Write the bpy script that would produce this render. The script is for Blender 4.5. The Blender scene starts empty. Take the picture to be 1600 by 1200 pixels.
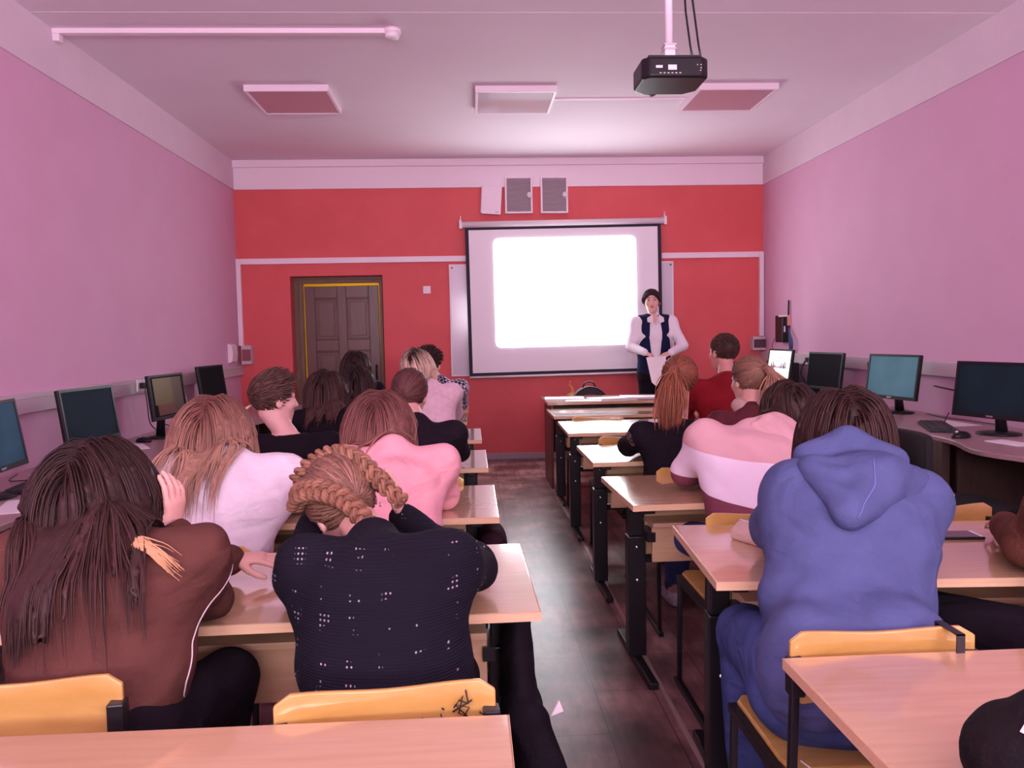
import bpy, bmesh, math, random
import numpy as np
from mathutils import Vector, Matrix, Euler
sc = bpy.context.scene
C = sc.collection
rnd = random.Random(7)
PI = math.pi

# ------------------------------------------------------------------ camera
CAMH = 1.29
f_px, yaw, pitch, roll = 1250.0, .0509, .0623, .0194
cd = bpy.data.cameras.new('camera'); cam = bpy.data.objects.new('camera', cd); C.objects.link(cam)
cd.sensor_width = 36.0; cd.lens = f_px / 1600 * 36.0; cd.clip_start = .05
def cam_axes():
    cy, sy, cp, sp = math.cos(yaw), math.sin(yaw), math.cos(pitch), math.sin(pitch)
    F = Vector((sy*cp, cy*cp, -sp)); R = Vector((cy, -sy, 0)); D = F.cross(R)
    cr, sr = math.cos(roll), math.sin(roll)
    R2 = R*cr + D*sr; D2 = D*cr - R*sr
    return R2, D2, F
R_, D_, F_ = cam_axes()
mw = Matrix((R_, -D_, -F_)).transposed().to_4x4(); mw.translation = Vector((0, 0, CAMH))
cam.matrix_world = mw
sc.camera = cam
# ------------------------------------------------------------------ view, world, daylight
sc.view_settings.view_transform = 'Standard'; sc.view_settings.look = 'None'
sc.view_settings.gamma = 1; sc.view_settings.use_curve_mapping = False
sc.view_settings.exposure = 0.14
sc.cycles.use_denoising = True
sc.cycles.max_bounces = 8; sc.cycles.diffuse_bounces = 5; sc.cycles.sample_clamp_indirect = 6
w = bpy.data.worlds.new('world'); sc.world = w; w.use_nodes = True
w.node_tree.nodes['Background'].inputs[0].default_value = (.85, .80, .95, 1)
w.node_tree.nodes['Background'].inputs[1].default_value = .6
def area(name, loc, rot, sx, sy, power, col):
    l = bpy.data.lights.new(name, 'AREA'); l.shape = 'RECTANGLE'; l.size = sx; l.size_y = sy; l.energy = power; l.color = col
    o = bpy.data.objects.new(name, l); C.objects.link(o); o.location = loc; o.rotation_euler = rot
    return o
# room extents
XL, XR, YF, YB, H = -2.325, 3.05, 8.21, -2.6, 3.06
# daylight of three unseen rear-wall windows, lamps tilted up to brighten the ceiling
DAY = (1.0, .87, .99)
for i, x in enumerate((-1.45, .36, 2.17)):
    area('window_daylight', (x, YB + .12, 1.80), (PI/2 + 1.0, 0, 0), 1.25, 1.5, 125, DAY)
area('corridor_light', (-1.3, YF + .9, 2.2), (0, 0, 0), .8, .4, 9, (1, .78, .12))

# ------------------------------------------------------------------ node materials
def rgb(r, g, b):   # sRGB 0-255 -> linear
    f = lambda c: (c/255/12.92) if c/255 <= .04045 else ((c/255+.055)/1.055)**2.4
    return (f(r), f(g), f(b), 1)
def newmat(name):
    m = bpy.data.materials.new(name); m.use_nodes = True; nt = m.node_tree
    return m, nt, nt.nodes['Principled BSDF'], nt.links
def mat(name, col, rough=.6, col2=None, nscale=8, stretch=(1, 1, 1), bump=0, bscale=60, metal=0, spec=.5, coat=0, bdist=.01, emit=None, es=0, detail=4, lo=.35, hi=.65, bstretch=None, sheen=0, fold=0):
    m, nt, b, L = newmat(name); N = nt.nodes
    b.inputs['Base Color'].default_value = (*col[:3], 1); b.inputs['Roughness'].default_value = rough
    b.inputs['Metallic'].default_value = metal; b.inputs['Specular IOR Level'].default_value = spec
    b.inputs['Coat Weight'].default_value = coat; b.inputs['Coat IOR'].default_value = 1.5+.25*coat; b.inputs['Coat Roughness'].default_value = .05
    b.inputs['Sheen Weight'].default_value = sheen
    tc = N.new('ShaderNodeTexCoord')
    if col2 is not None:
        mp = N.new('ShaderNodeMapping'); mp.inputs['Scale'].default_value = stretch
        n = N.new('ShaderNodeTexNoise'); n.inputs['Scale'].default_value = nscale; n.inputs['Detail'].default_value = detail
        r = N.new('ShaderNodeValToRGB'); r.color_ramp.elements[0].position = lo; r.color_ramp.elements[1].position = hi
        r.color_ramp.elements[0].color = (*col[:3], 1); r.color_ramp.elements[1].color = (*col2[:3], 1)
        L.new(tc.outputs['Object'], mp.inputs[0]); L.new(mp.outputs[0], n.inputs['Vector']); L.new(n.outputs[0], r.inputs[0]); L.new(r.outputs[0], b.inputs['Base Color'])
    if bump:
        n2 = N.new('ShaderNodeTexNoise'); n2.inputs['Scale'].default_value = bscale; n2.inputs['Detail'].default_value = 3
        bp = N.new('ShaderNodeBump'); bp.inputs['Strength'].default_value = bump; bp.inputs['Distance'].default_value = bdist
        mp2 = N.new('ShaderNodeMapping'); mp2.inputs['Scale'].default_value = bstretch or (1, 1, 1)
        L.new(tc.outputs['Object'], mp2.inputs[0]); L.new(mp2.outputs[0], n2.inputs['Vector']); L.new(n2.outputs[0], bp.inputs['Height']); L.new(bp.outputs[0], b.inputs['Normal'])
    if fold:   # soft creases of the cloth
        mp3 = N.new('ShaderNodeMapping'); mp3.inputs['Scale'].default_value = (1.0, 1.0, 1.7); mp3.inputs['Rotation'].default_value = (.3, .5, 0)
        n3 = N.new('ShaderNodeTexNoise'); n3.inputs['Scale'].default_value = 7; n3.inputs['Detail'].default_value = 2; n3.inputs['Distortion'].default_value = 1.2; n3.inputs['Roughness'].default_value = .4
        b3 = N.new('ShaderNodeBump'); b3.inputs['Strength'].default_value = fold; b3.inputs['Distance'].default_value = .03
        L.new(tc.outputs['Object'], mp3.inputs[0]); L.new(mp3.outputs[0], n3.inputs['Vector']); L.new(n3.outputs[0], b3.inputs['Height'])
        if bump: L.new(b3.outputs[0], bp.inputs['Normal'])
        else: L.new(b3.outputs[0], b.inputs['Normal'])
    if emit is not None:
        b.inputs['Emission Color'].default_value = (*emit[:3], 1); b.inputs['Emission Strength'].default_value = es
    return m
M = {}
M['pink'] = mat('pink_wall_paint', (.74, .435, .61), .75, (.72, .415, .585), 3, bump=.15, bscale=90, bdist=.004)
M['red'] = mat('red_wall_paint', (.76, .115, .12), .6, (.71, .10, .105), 2.5, bump=.12, bscale=90, bdist=.004)
M['ceil'] = mat('ceiling_paint', (.88, .78, .86), .8, (.85, .75, .83), 1.5, bump=.1, bscale=70, bdist=.004)
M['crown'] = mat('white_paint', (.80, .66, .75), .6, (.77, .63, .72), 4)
M['frontcrown'] = mat('white_gloss_paint_lit', (.92, .78, .86), .4)  # lighter copy of the crown paint, light from the rear put into its colour
M['plastic'] = mat('white_plastic', (.88, .80, .84), .4)
M['plasticgrey'] = mat('grey_plastic', (.60, .50, .55), .45)
M['black'] = mat('black_metal', (.012, .011, .013), .35)
M['blackplastic'] = mat('black_plastic', (.012, .010, .013), .38, spec=.3)
M['blackmatte'] = mat('black_matte_plastic', (.018, .015, .02), .6)
M['bolt'] = mat('steel_bolt', (.8, .8, .82), .25, metal=1)
M['desk'] = mat('beech_laminate', (.62, .405, .235), .22, (.57, .365, .205), 10, (.5, 6, 6), spec=.5, coat=1)
M['deskedge'] = mat('beech_edge', (.74, .50, .30), .4, (.68, .45, .27), 14, (.6, 9, 9))
M['deskpanel'] = mat('beech_panel', (.66, .44, .25), .45, (.60, .39, .22), 10, (.6, 6, 6))
M['ply'] = mat('varnished_plywood', (.62, .385, .115), .28, (.52, .30, .075), 7, (1, 5, 3), coat=.4)
M['plyend'] = mat('plywood_edge', (.82, .60, .36), .5)
M['counter'] = mat('greyish_laminate', (.40, .26, .27), .3, (.36, .23, .235), 12, (9, .6, 9))
M['counterside'] = mat('brown_laminate', (.11, .065, .058), .45, (.09, .052, .045), 12, (4, 4, .6))
M['door'] = mat('brown_door_wood', (.145, .058, .045), .32, (.115, .045, .034), 6, (8, 8, .7))
M['doorframe'] = mat('door_frame_wood', (.19, .10, .062), .5, (.15, .08, .05), 6, (8, 8, .7))
M['teacherdesk'] = mat('dark_red_laminate', (.17, .05, .05), .4, (.13, .04, .04), 6, (4, 4, .7))
M['paper'] = mat('paper', (.86, .80, .85), .6)
M['whiteboard'] = mat('whiteboard_enamel', (.74, .68, .76), .12)
M['screencloth'] = mat('screen_cloth', (.94, .89, .94), .8)
M['luminous'] = mat('luminous_image', (.9, .9, .9), .8, emit=(.93, .95, 1), es=8.5)
M['screenblack'] = mat('screen_border', (.02, .012, .03), .7)
M['corridor'] = mat('corridor_paint', (.9, .72, .2), .8)
M['base'] = mat('skirting', (.42, .30, .34), .5)
def floor_mat():
    m, nt, b, L = newmat('wood_look_vinyl'); N = nt.nodes
    tc = N.new('ShaderNodeTexCoord'); mp = N.new('ShaderNodeMapping'); mp.inputs['Rotation'].default_value = (0, 0, PI/2)
    L.new(tc.outputs['Object'], mp.inputs[0])
    br = N.new('ShaderNodeTexBrick'); br.inputs['Scale'].default_value = 1; br.inputs['Brick Width'].default_value = .62; br.inputs['Row Height'].default_value = .21
    br.inputs['Mortar Size'].default_value = .0016; br.inputs['Color1'].default_value = (.27, .16, .16, 1); br.inputs['Color2'].default_value = (.42, .26, .25, 1); br.inputs['Mortar'].default_value = (.03, .015, .015, 1)
    L.new(mp.outputs[0], br.inputs['Vector'])
    mp2 = N.new('ShaderNodeMapping'); mp2.inputs['Scale'].default_value = (9, 2.2, 1); L.new(tc.outputs['Object'], mp2.inputs[0])
    n = N.new('ShaderNodeTexNoise'); n.inputs['Scale'].default_value = 1.6; n.inputs['Detail'].default_value = 8; n.inputs['Roughness'].default_value = .65; L.new(mp2.outputs[0], n.inputs['Vector'])
    n2 = N.new('ShaderNodeTexNoise'); n2.inputs['Scale'].default_value = 3.2; n2.inputs['Detail'].default_value = 5; L.new(tc.outputs['Object'], n2.inputs['Vector'])
    r = N.new('ShaderNodeValToRGB'); r.color_ramp.elements[0].position = .32; r.color_ramp.elements[0].color = (.35, .33, .33, 1); r.color_ramp.elements[1].position = .72; r.color_ramp.elements[1].color = (1.35, 1.25, 1.2, 1)
    L.new(n.outputs[0], r.inputs[0])
    r2 = N.new('ShaderNodeValToRGB'); r2.color_ramp.elements[0].position = .38; r2.color_ramp.elements[0].color = (.36, .33, .34, 1); r2.color_ramp.elements[1].position = .6; r2.color_ramp.elements[1].color = (1.15, 1.1, 1.1, 1)
    L.new(n2.outputs[0], r2.inputs[0])
    mx = N.new('ShaderNodeMix'); mx.data_type = 'RGBA'; mx.blend_type = 'MULTIPLY'; mx.inputs[0].default_value = 1
    L.new(br.outputs[0], mx.inputs[6]); L.new(r.outputs[0], mx.inputs[7])
    mx2 = N.new('ShaderNodeMix'); mx2.data_type = 'RGBA'; mx2.blend_type = 'MULTIPLY'; mx2.inputs[0].default_value = 1
    L.new(mx.outputs[2], mx2.inputs[6]); L.new(r2.outputs[0], mx2.inputs[7]); L.new(mx2.outputs[2], b.inputs['Base Color'])
    b.inputs['Roughness'].default_value = .33
    bp = N.new('ShaderNodeBump'); bp.inputs['Strength'].default_value = .25; bp.inputs['Distance'].default_value = .004; L.new(n.outputs[0], bp.inputs['Height']); L.new(bp.outputs[0], b.inputs['Normal'])
    return m
M['floor'] = floor_mat()

# ------------------------------------------------------------------ mesh helpers
def tag(o, label=None, cat=None, group=None, kind=None):
    if label: o['label'] = label
    if cat: o['category'] = cat
    if group: o['group'] = group
    if kind: o['kind'] = kind
    return o
def empty(name, loc, rz=0, label=None, cat=None, group=None):
    o = bpy.data.objects.new(name, None); C.objects.link(o); o.location = loc; o.rotation_euler = (0, 0, rz); o.empty_display_size = .1
    return tag(o, label, cat, group)
class MB:
    def __init__(s): s.v = []; s.f = []; s.sm = []
    def add(s, vs, fs, smooth=False):
        n = len(s.v); s.v += [tuple(v) for v in vs]; s.f += [tuple(i+n for i in f) for f in fs]; s.sm += [smooth]*len(fs); return s
    def box(s, c, d, rot=None):
        hx, hy, hz = d[0]/2, d[1]/2, d[2]/2
        vs = [Vector((x*hx, y*hy, z*hz)) for x in (-1, 1) for y in (-1, 1) for z in (-1, 1)]
        if rot is not None: R = Euler(rot).to_matrix(); vs = [R @ v for v in vs]
        vs = [v + Vector(c) for v in vs]
        return s.add(vs, [(0, 1, 3, 2), (4, 6, 7, 5), (0, 4, 5, 1), (2, 3, 7, 6), (0, 2, 6, 4), (1, 5, 7, 3)])
    def ringxz(s, x0, x1, z0, z1, t, y0, y1):
        s.bb((x0, y0, z0), (x0+t, y1, z1)); s.bb((x1-t, y0, z0), (x1, y1, z1)); s.bb((x0+t, y0, z0), (x1-t, y1, z0+t)); return s.bb((x0+t, y0, z1-t), (x1-t, y1, z1))
    def ringxy(s, x0, x1, y0, y1, t, z0, z1):
        s.bb((x0, y0, z0), (x1, y0+t, z1)); s.bb((x0, y1-t, z0), (x1, y1, z1)); s.bb((x0, y0+t, z0), (x0+t, y1-t, z1)); return s.bb((x1-t, y0+t, z0), (x1, y1-t, z1))
    def bb(s, a, b): return s.box([(a[i]+b[i])/2 for i in range(3)], [abs(b[i]-a[i]) for i in range(3)])
    def prism(s, poly, z0, z1, axis='z'):
        n = len(poly)
        def P(x, y, z): return (x, y, z) if axis == 'z' else ((x, z, y) if axis == 'y' else (z, x, y))
        vs = [P(x, y, z0) for x, y in poly] + [P(x, y, z1) for x, y in poly]
        return s.add(vs, [tuple(range(n)), tuple(range(2*n-1, n-1, -1))] + [(i, i+n, (i+1) % n+n, (i+1) % n) for i in range(n)])
    def tube(s, pts, r, n=8, cap=True):
        pts = [Vector(p) for p in pts]; rs = r if isinstance(r, (list, tuple)) else [r]*len(pts); vs = []; fs = []; u = None
        for i, p in enumerate(pts):
            t = (pts[min(i+1, len(pts)-1)] - pts[max(i-1, 0)]).normalized()
            if u is None: u = t.orthogonal().normalized()
            u = (u - t*u.dot(t)).normalized(); w_ = t.cross(u)
            for k in range(n):
                a = 2*PI*k/n; vs.append(p + (u*math.cos(a) + w_*math.sin(a))*rs[i])
        for i in range(len(pts)-1):
            for k in range(n): fs.append((i*n+k, i*n+(k+1) % n, (i+1)*n+(k+1) % n, (i+1)*n+k))
        s.add(vs, fs, True)
        if cap: 
            m = len(s.v)-len(vs); s.f += [tuple(m+k for k in range(n))[::-1], tuple(m+(len(pts)-1)*n+k for k in range(n))]; s.sm += [False, False]
        return s
    def lathe(s, prof, c=(0, 0, 0), n=24, axis='z'):
        vs = []; fs = []
        for (r, z) in prof:
            for k in range(n):
                a = 2*PI*k/n; x, y = r*math.cos(a), r*math.sin(a)
                q = (x, y, z) if axis == 'z' else ((x, z, y) if axis == 'y' else (z, x, y))
                vs.append((q[0]+c[0], q[1]+c[1], q[2]+c[2]))
        for i in range(len(prof)-1):
            for k in range(n): fs.append((i*n+k, i*n+(k+1) % n, (i+1)*n+(k+1) % n, (i+1)*n+k))
        fs += [tuple(range(n)), tuple((len(prof)-1)*n+k for k in range(n))]
        return s.add(vs, fs, True)
    def build(s, name, m, parent=None, loc=(0, 0, 0), bevel=0, label=None, cat=None, group=None, kind=None, rot=None, seg=2):
        me = bpy.data.meshes.new(name); me.from_pydata(s.v, [], s.f); 
        bm = bmesh.new(); bm.from_mesh(me); bmesh.ops.recalc_face_normals(bm, faces=bm.faces); bm.to_mesh(me); bm.free()
        me.polygons.foreach_set('use_smooth', s.sm); me.materials.append(m)
        o = bpy.data.objects.new(name, me); C.objects.link(o); o.location = loc
        if rot: o.rotation_euler = rot
        if parent: o.parent = parent
        if bevel:
            b = o.modifiers.new('bevel', 'BEVEL'); b.width = bevel; b.segments = seg; b.limit_method = 'ANGLE'; b.angle_limit = .7
        return tag(o, label, cat, group, kind)
def copy_tree(o, parent=None):
    c = o.copy(); C.objects.link(c)
    if parent: c.parent = parent
    for ch in list(o.children): copy_tree(ch, c)
    return c
def catenary(a, b, sag, n=12, side=(0, 0, 0)):
    a, b, sd = Vector(a), Vector(b), Vector(side)
    return [a.lerp(b, t/n) + (Vector((0, 0, -sag)) + sd)*4*(t/n)*(1-t/n) for t in range(n+1)]
def S(name, mb, m, **k): return mb.build(name, m, kind='structure', **k)

# ------------------------------------------------------------------ room shell
S('floor', MB().bb((XL-.1, YB-.1, -.1), (XR+.1, YF+.1, 0)), M['floor'])
S('ceiling', MB().bb((XL-.1, YB-.1, H), (XR+.1, YF+.1, H+.1)), M['ceil'])
S('wall_left', MB().bb((XL-.12, YB, 0), (XL, YF, H)), M['pink'])
S('wall_right', MB().bb((XR, YB, 0), (XR+.12, YF, H)), M['pink'])
DX0, DX1, DZ = -1.80, -.875, 1.912          # recess of the door
S('wall_front', MB().bb((XL-.12, YF, 0), (DX0, YF+.22, H)).bb((DX1, YF, 0), (XR+.12, YF+.22, H)).bb((DX0, YF, DZ), (DX1, YF+.22, H)), M['red'])
bw = MB(); wx = [(-2.1, -.8), (-.29, 1.01), (1.52, 2.82)]
bw.bb((XL-.12, YB-.2, 0), (XR+.12, YB, .95)).bb((XL-.12, YB-.2, 2.6), (XR+.12, YB, H))
xs = [XL-.12] + [v for p in wx for v in p] + [XR+.12]
for i in range(0, len(xs), 2): bw.bb((xs[i], YB-.2, .95), (xs[i+1], YB, 2.6))
S('wall_back', bw, M['pink'])
for i, (a, b) in enumerate(wx):
    fr = MB()
    for q in ((a, a+.05), (b-.05, b), ((a+b)/2-.03, (a+b)/2+.03)): fr.bb((q[0], YB-.15, .95), (q[1], YB-.09, 2.6))
    for z in (.95, 2.55): fr.bb((a, YB-.15, z), (b, YB-.09, z+.05))
    S('window_%d' % (i+1), fr, M['plastic'])
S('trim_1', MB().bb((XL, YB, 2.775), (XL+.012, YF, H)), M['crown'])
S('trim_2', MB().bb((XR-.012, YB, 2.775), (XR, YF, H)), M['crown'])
S('trim_3', MB().bb((XL, YF-.02, 2.775), (XR, YF, 2.99)).bb((XL, YF-.045, 2.99), (XR, YF, H)), M['frontcrown'], bevel=.004)
# raceways on the red wall
S('trim_4', MB().bb((XL+.01, YF-.03, 2.035), (-.02, YF, 2.092)).bb((1.98, YF-.03, 2.035), (XR-.01, YF, 2.092)), M['frontcrown'], bevel=.003)
S('trim_5', MB().bb((XL+.005, YF-.05, 1.225), (XL+.05, YF-.005, 2.09)), M['frontcrown'], bevel=.003)
S('trim_6', MB().bb((XR-.052, YF-.05, 1.22), (XR-.008, YF-.005, 2.09)), M['frontcrown'], bevel=.003)
S('trim_7', MB().bb((XL, 0, .93), (XL+.035, YF, 1.03)).bb((XL, 0, 1.005), (XL+.038, YF, 1.01)), M['plasticgrey'], bevel=.004)
S('trim_8', MB().bb((XR-.035, 0, .965), (XR, YF, 1.06)), M['plasticgrey'], bevel=.004)
S('baseboard_front', MB().bb((DX1+.02, YF-.018, 0), (XR, YF, .065)).bb((XL, YF-.018, 0), (DX0, YF, .065)), M['base'], bevel=.004)
S('baseboard_left', MB().bb((XL, YB, 0), (XL+.018, YF, .065)), M['base'])
S('baseboard_right', MB().bb((XR-.018, YB, 0), (XR, YF, .065)), M['base'])
# thin join strip on the floor along the aisle
S('trim_9', MB().bb((.655, YB+.2, 0), (.672, 7.2, .004)), mat('aluminium_strip', (.55, .40, .40), .35, metal=.5), bevel=.001)
# door: frame in the recess, leaf ajar, corridor beyond
fy = YF + .11
fr = MB().bb((DX0+.06, fy, 0), (DX0+.10, fy+.06, 1.845)).bb((DX1-.045, fy-.05, 0), (DX1-.012, fy+.06, 1.845)).bb((DX0+.06, fy, 1.8451), (DX1-.012, fy+.06, 1.88)).bb((DX0+.001, fy+.03, 0), (DX0+.0595, fy+.06, 1.88)).bb((DX0+.001, fy+.03, 1.8805), (DX1-.001, fy+.06, 1.911))
S('trim_10', fr, M['doorframe'], bevel=.003)
dw0, dw1 = DX0+.124, DX1-.05
leaf = empty('door_1', (0, 0, 0)); tag(leaf, kind='structure')
lm = MB(); th = .04; ly = fy+.012
rails = [(.0, .12), (.60, .72), (1.16, 1.28), (1.70, 1.828)]
mx_ = (dw0+dw1)/2
for z0, z1 in rails:
    for a, b in ((dw0+.10, mx_-.045), (mx_+.045, dw1-.10)): lm.bb((a, ly+.0005, z0+.006), (b, ly+th-.0005, z1))
for a, b in ((dw0, dw0+.10), (mx_-.045, mx_+.045), (dw1-.10, dw1)): lm.bb((a, ly, .006), (b, ly+th, 1.828))
for a, b in ((dw0+.10, mx_-.045), (mx_+.045, dw1-.10)):
    for k in range(3):
        z0, z1 = rails[k][1], rails[k+1][0]
        lm.bb((a-.01, ly+.018, z0-.01), (b+.01, ly+th-.01, z1+.01))
        lm.bb((a+.035, ly+.008, z0+.035), (b-.035, ly+.03, z1-.035))
        for q in (((a, z0), (a+.014, z1)), ((b-.014, z0), (b, z1)), ((a, z0), (b, z0+.014)), ((a, z1-.014), (b, z1))):
            lm.bb((q[0][0], ly+.004, q[0][1]), (q[1][0], ly+.025, q[1][1]))
lo = lm.build('door_leaf', M['door'], leaf, bevel=.004)
MB().tube([(dw1-.04, ly, 1.0), (dw1-.04, ly-.035, 1.01), (dw1-.043, ly-.04, .94), (dw1-.04, ly-.035, .87), (dw1-.04, ly, .86)], .009, 8).build('door_handle', M['black'], leaf)
MB().bb((dw1-.055, ly-.006, .76), (dw1-.02, ly, .83)).build('lock_plate', M['plasticgrey'], leaf, bevel=.002)
leaf.rotation_euler = (0, -.006, 0); leaf.location = (.0, 0, -.004)
S('wall_corridor', MB().bb((-2.6, YF+1.7, 0), (0, YF+1.8, 2.7)).bb((-2.6, YF+.22, 2.7), (0, YF+1.8, 2.8)).bb((-2.6, YF+.22, -.1), (0, YF+1.8, -.001)).bb((-2.7, YF+.22, 0), (-2.6, YF+1.8, 2.7)).bb((0, YF+.22, 0), (.1, YF+1.8, 2.7)), M['corridor'])

# ------------------------------------------------------------------ things on the front wall
wb = empty('whiteboard', (.95, YF, .87), label='white enamel board mounted on the red wall behind the projection screen', cat='whiteboard')
MB().bb((-1.14, -.03, .012), (1.14, -.002, 1.125)).build('board', M['whiteboard'], wb)
e = MB()
e.ringxz(-1.15, 1.15, 0, 1.135, .014, -.034, -.001)
e.build('frame', M['plastic'], wb, bevel=.002)
for x in (-1.12, 1.12): MB().box((x, -.036, 1.10), (.02, .006, .012)).build('corner_clip', M['blackplastic'], wb)
ps = empty('projection_screen', (.955, YF-.1, 2.40), label='pull-down projection screen with black border and a bright white projected image', cat='projection screen')
sx0, sx1 = -.985, 1.0
cl = MB().bb((sx0+.012, -.002, -1.50), (sx1-.012, .0, 0)).build('screen_cloth', M['screencloth'], ps)
b = MB()
b.bb((sx0, -.0045, -1.52), (sx0+.035, .001, 0)).bb((sx1-.035, -.0045, -1.52), (sx1, .001, 0)).bb((sx0+.035, -.0045, -1.52), (sx1-.035, .001, -1.49)).bb((sx0+.035, -.0045, -.055), (sx1-.035, .001, 0))
b.build('black_border', M['screenblack'], ps)
# picture plate glows itself in place of the projector's light on the cloth
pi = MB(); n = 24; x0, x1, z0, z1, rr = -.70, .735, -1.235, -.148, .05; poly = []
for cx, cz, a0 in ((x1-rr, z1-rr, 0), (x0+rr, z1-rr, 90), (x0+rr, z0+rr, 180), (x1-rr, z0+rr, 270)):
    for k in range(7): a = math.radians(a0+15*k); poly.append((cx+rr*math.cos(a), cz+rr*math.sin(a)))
pi.prism(poly, -.0075, -.0025, 'y').build('luminous_picture', M['luminous'], ps)
MB().tube([(sx0-.03, 0, .0), (sx1+.03, 0, .0)], .031, 16).bb((sx0-.055, -.035, -.04), (sx0-.03, .04, .04)).bb((sx1+.03, -.035, -.04), (sx1+.055, .04, .04)).build('roller_case', M['plastic'], ps)
MB().tube([(sx0-.0, 0, -1.533), (sx1+.0, 0, -1.533)], .012, 10).build('bottom_bar', M['plastic'], ps)
for x in (sx0-.04, sx1+.04): MB().bb((x-.008, .0, .04), (x+.008, .098, .055)).tube([(x, .0, .04), (x, 0, .075), (x, .01, .09)], .006, 6).build('hook', M['plastic'], ps)
ps.rotation_euler = (0, -.009, 0)
def grille(x0, x1, z0, z1, label, first=None):
    g = empty('ventilation_grille', ((x0+x1)/2, YF-.045, (z0+z1)/2), label=label, cat='ventilation grille'); w2, h2 = (x1-x0)/2, (z1-z0)/2
    m = MB()
    m.ringxz(-w2, w2, -h2, h2, .019, -.012, .044)
    m.build('frame', M['frontcrown'], g, bevel=.003)
    m = MB().bb((-w2+.01, .02, -h2+.01), (w2-.01, .03, h2-.01))
    k = -h2+.03
    while k < h2-.02: m.box((0, .004, k), (2*w2-.03, .016, .003), (.6, 0, 0)); k += .0115
    m.build('louvres', M['plasticgrey'], g)
    MB().lathe([(.0, -.024), (.026, -.022), (.03, -.01), (.03, 0)], (w2-.028, -.0, .0), 20, 'y').build('adjuster_knob', M['plastic'], g)
    return g
grille(.381, .660, 2.505, 2.873, 'white louvred grille above the screen, beside the tilted box')
grille(.742, 1.020, 2.503, 2.873, 'right-hand white louvred grille above the projection screen')
sp = empty('speaker_box', (.237, YF-.05, 2.645), label='small off-white wall box hanging crooked left of the two grilles', cat='box')
MB().bb((-.098, -.03, -.14), (.098, .04, .14)).build('case', M['plastic'], sp, bevel=.006)
MB().bb((-.088, -.038, -.148), (.106, -.03, .13)).build('front_cover', M['frontcrown'], sp, bevel=.003)
MB().bb((.05, -.041, -.13), (.085, -.037, -.12)).build('badge', M['plasticgrey'], sp)
MB().tube([(-.005, .04, .14), (.0, .045, .22), (.0, .046, .33)], .0025, 6).build('cord', M['plasticgrey'], sp)
sp.rotation_euler = (0, .07, 0)
sw = empty('light_switch', (-.429, YF-.002, 1.755), label='small square white light switch on the red wall beside the door', cat='light switch')
MB().bb((-.038, -.012, -.038), (.038, 0, .038)).build('plate', M['plastic'], sw, bevel=.003)
MB().box((0, -.014, 0), (.05, .008, .052), (.06, 0, 0)).build('rocker', M['frontcrown'], sw, bevel=.002)
# corner junction boxes
def jbox(x0, x1, y0, y1, z0, z1, label, panel):
    g = empty('junction_box', ((x0+x1)/2, (y0+y1)/2, z0), label=label, cat='junction box')
    w2, d2, h = (x1-x0)/2, (y1-y0)/2, z1-z0
    MB().bb((-w2, -d2, 0), (w2, d2, h)).build('case', M['plasticgrey'], g, bevel=.004)
    MB().bb((-w2+.01, -d2-.004, h*.18), (w2-.004, -d2, h*.8)).build('front_panel', panel, g)
    return g
jbox(XL+.04, XL+.14, YF-.1, YF-.0, 1.04, 1.225, 'grey cable box in the left front corner under the raceway', mat('maroon_panel', (.28, .07, .09), .5))
wbx = MB().prism([(0, 0), (.05, .02), (.062, .09), (.05, .16), (0, .18)], -.09, .09, 'y')
wbx = MB()
prof = [(.035, -.09), (.075, -.075), (.085, 0), (.075, .08), (.035, .1)]
wbx.prism([(p[0], p[1]) for p in prof], 0, .17, 'y')
wbx.build('wall_dispenser', M['frontcrown'], loc=(XL-.034, 7.80, 1.15), label='white curved plastic case on the pink left wall by the corner box', cat='wall case', bevel=.004)
jbox(XR-.14, XR-.004, YF-.09, YF-.0, 1.075, 1.215, 'dark fronted cable box in the right front corner', mat('dark_panel', (.10, .035, .05), .5))

# ------------------------------------------------------------------ ceiling
lampm = mat('lamp_diffuser_off', (.52, .36, .44), .25, coat=.3)
lampm_glare = mat('lamp_diffuser_glare', (.70, .66, .72), .12, coat=.6)  # lighter bluish base colour holds the painted reflection on the middle panel
def panel_lamp(x0, x1, y0, y1, label, m):
    g = empty('ceiling_light', ((x0+x1)/2, (y0+y1)/2, H), label=label, cat='ceiling light', group='square ceiling lights')
    w2, d2 = (x1-x0)/2, (y1-y0)/2; q = MB()
    q.ringxy(-w2, w2, -d2, d2, .02, -.045, 0)
    q.build('housing', M['frontcrown'], g, bevel=.002)
    MB().bb((-w2+.012, -d2+.012, -.04), (w2-.012, d2-.012, -.02)).build('diffuser', m, g)
panel_lamp(-1.54, -.955, 5.78, 6.38, 'unlit square ceiling light panel, leftmost of the three', lampm)
panel_lamp(.075, .66, 5.82, 6.40, 'square ceiling light panel in the middle, above the screen', lampm_glare)
panel_lamp(1.68, 2.265, 5.78, 6.36, 'unlit square ceiling light panel to the right of the projector', lampm)
S('trim_11', MB().bb((XL+.0, 4.745, H-.028), (-.44, 4.79, H)).bb((XL+.012, 4.745, H-.07), (XL+.05, 4.79, H-.0281)), M['frontcrown'], bevel=.003)
sm = empty('smoke_detector', (-.41, 4.77, H), label='white round smoke detector at the end of the ceiling raceway', cat='smoke detector')
MB().lathe([(.05, 0), (.052, -.015), (.048, -.024)], n=28).build('base', M['frontcrown'], sm)
MB().lathe([(.044, -.024), (.042, -.045), (.028, -.056), (.0, -.058)], n=28).build('sensor_head', M['plastic'], sm)
S('trim_12', MB().bb((.665, 6.13, H-.012), (1.675, 6.15, H)), M['frontcrown'])
S('trim_13', MB().bb((XL, 4.52, H-.0015), (XR, 4.62, H)), M['ceil'])

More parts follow.
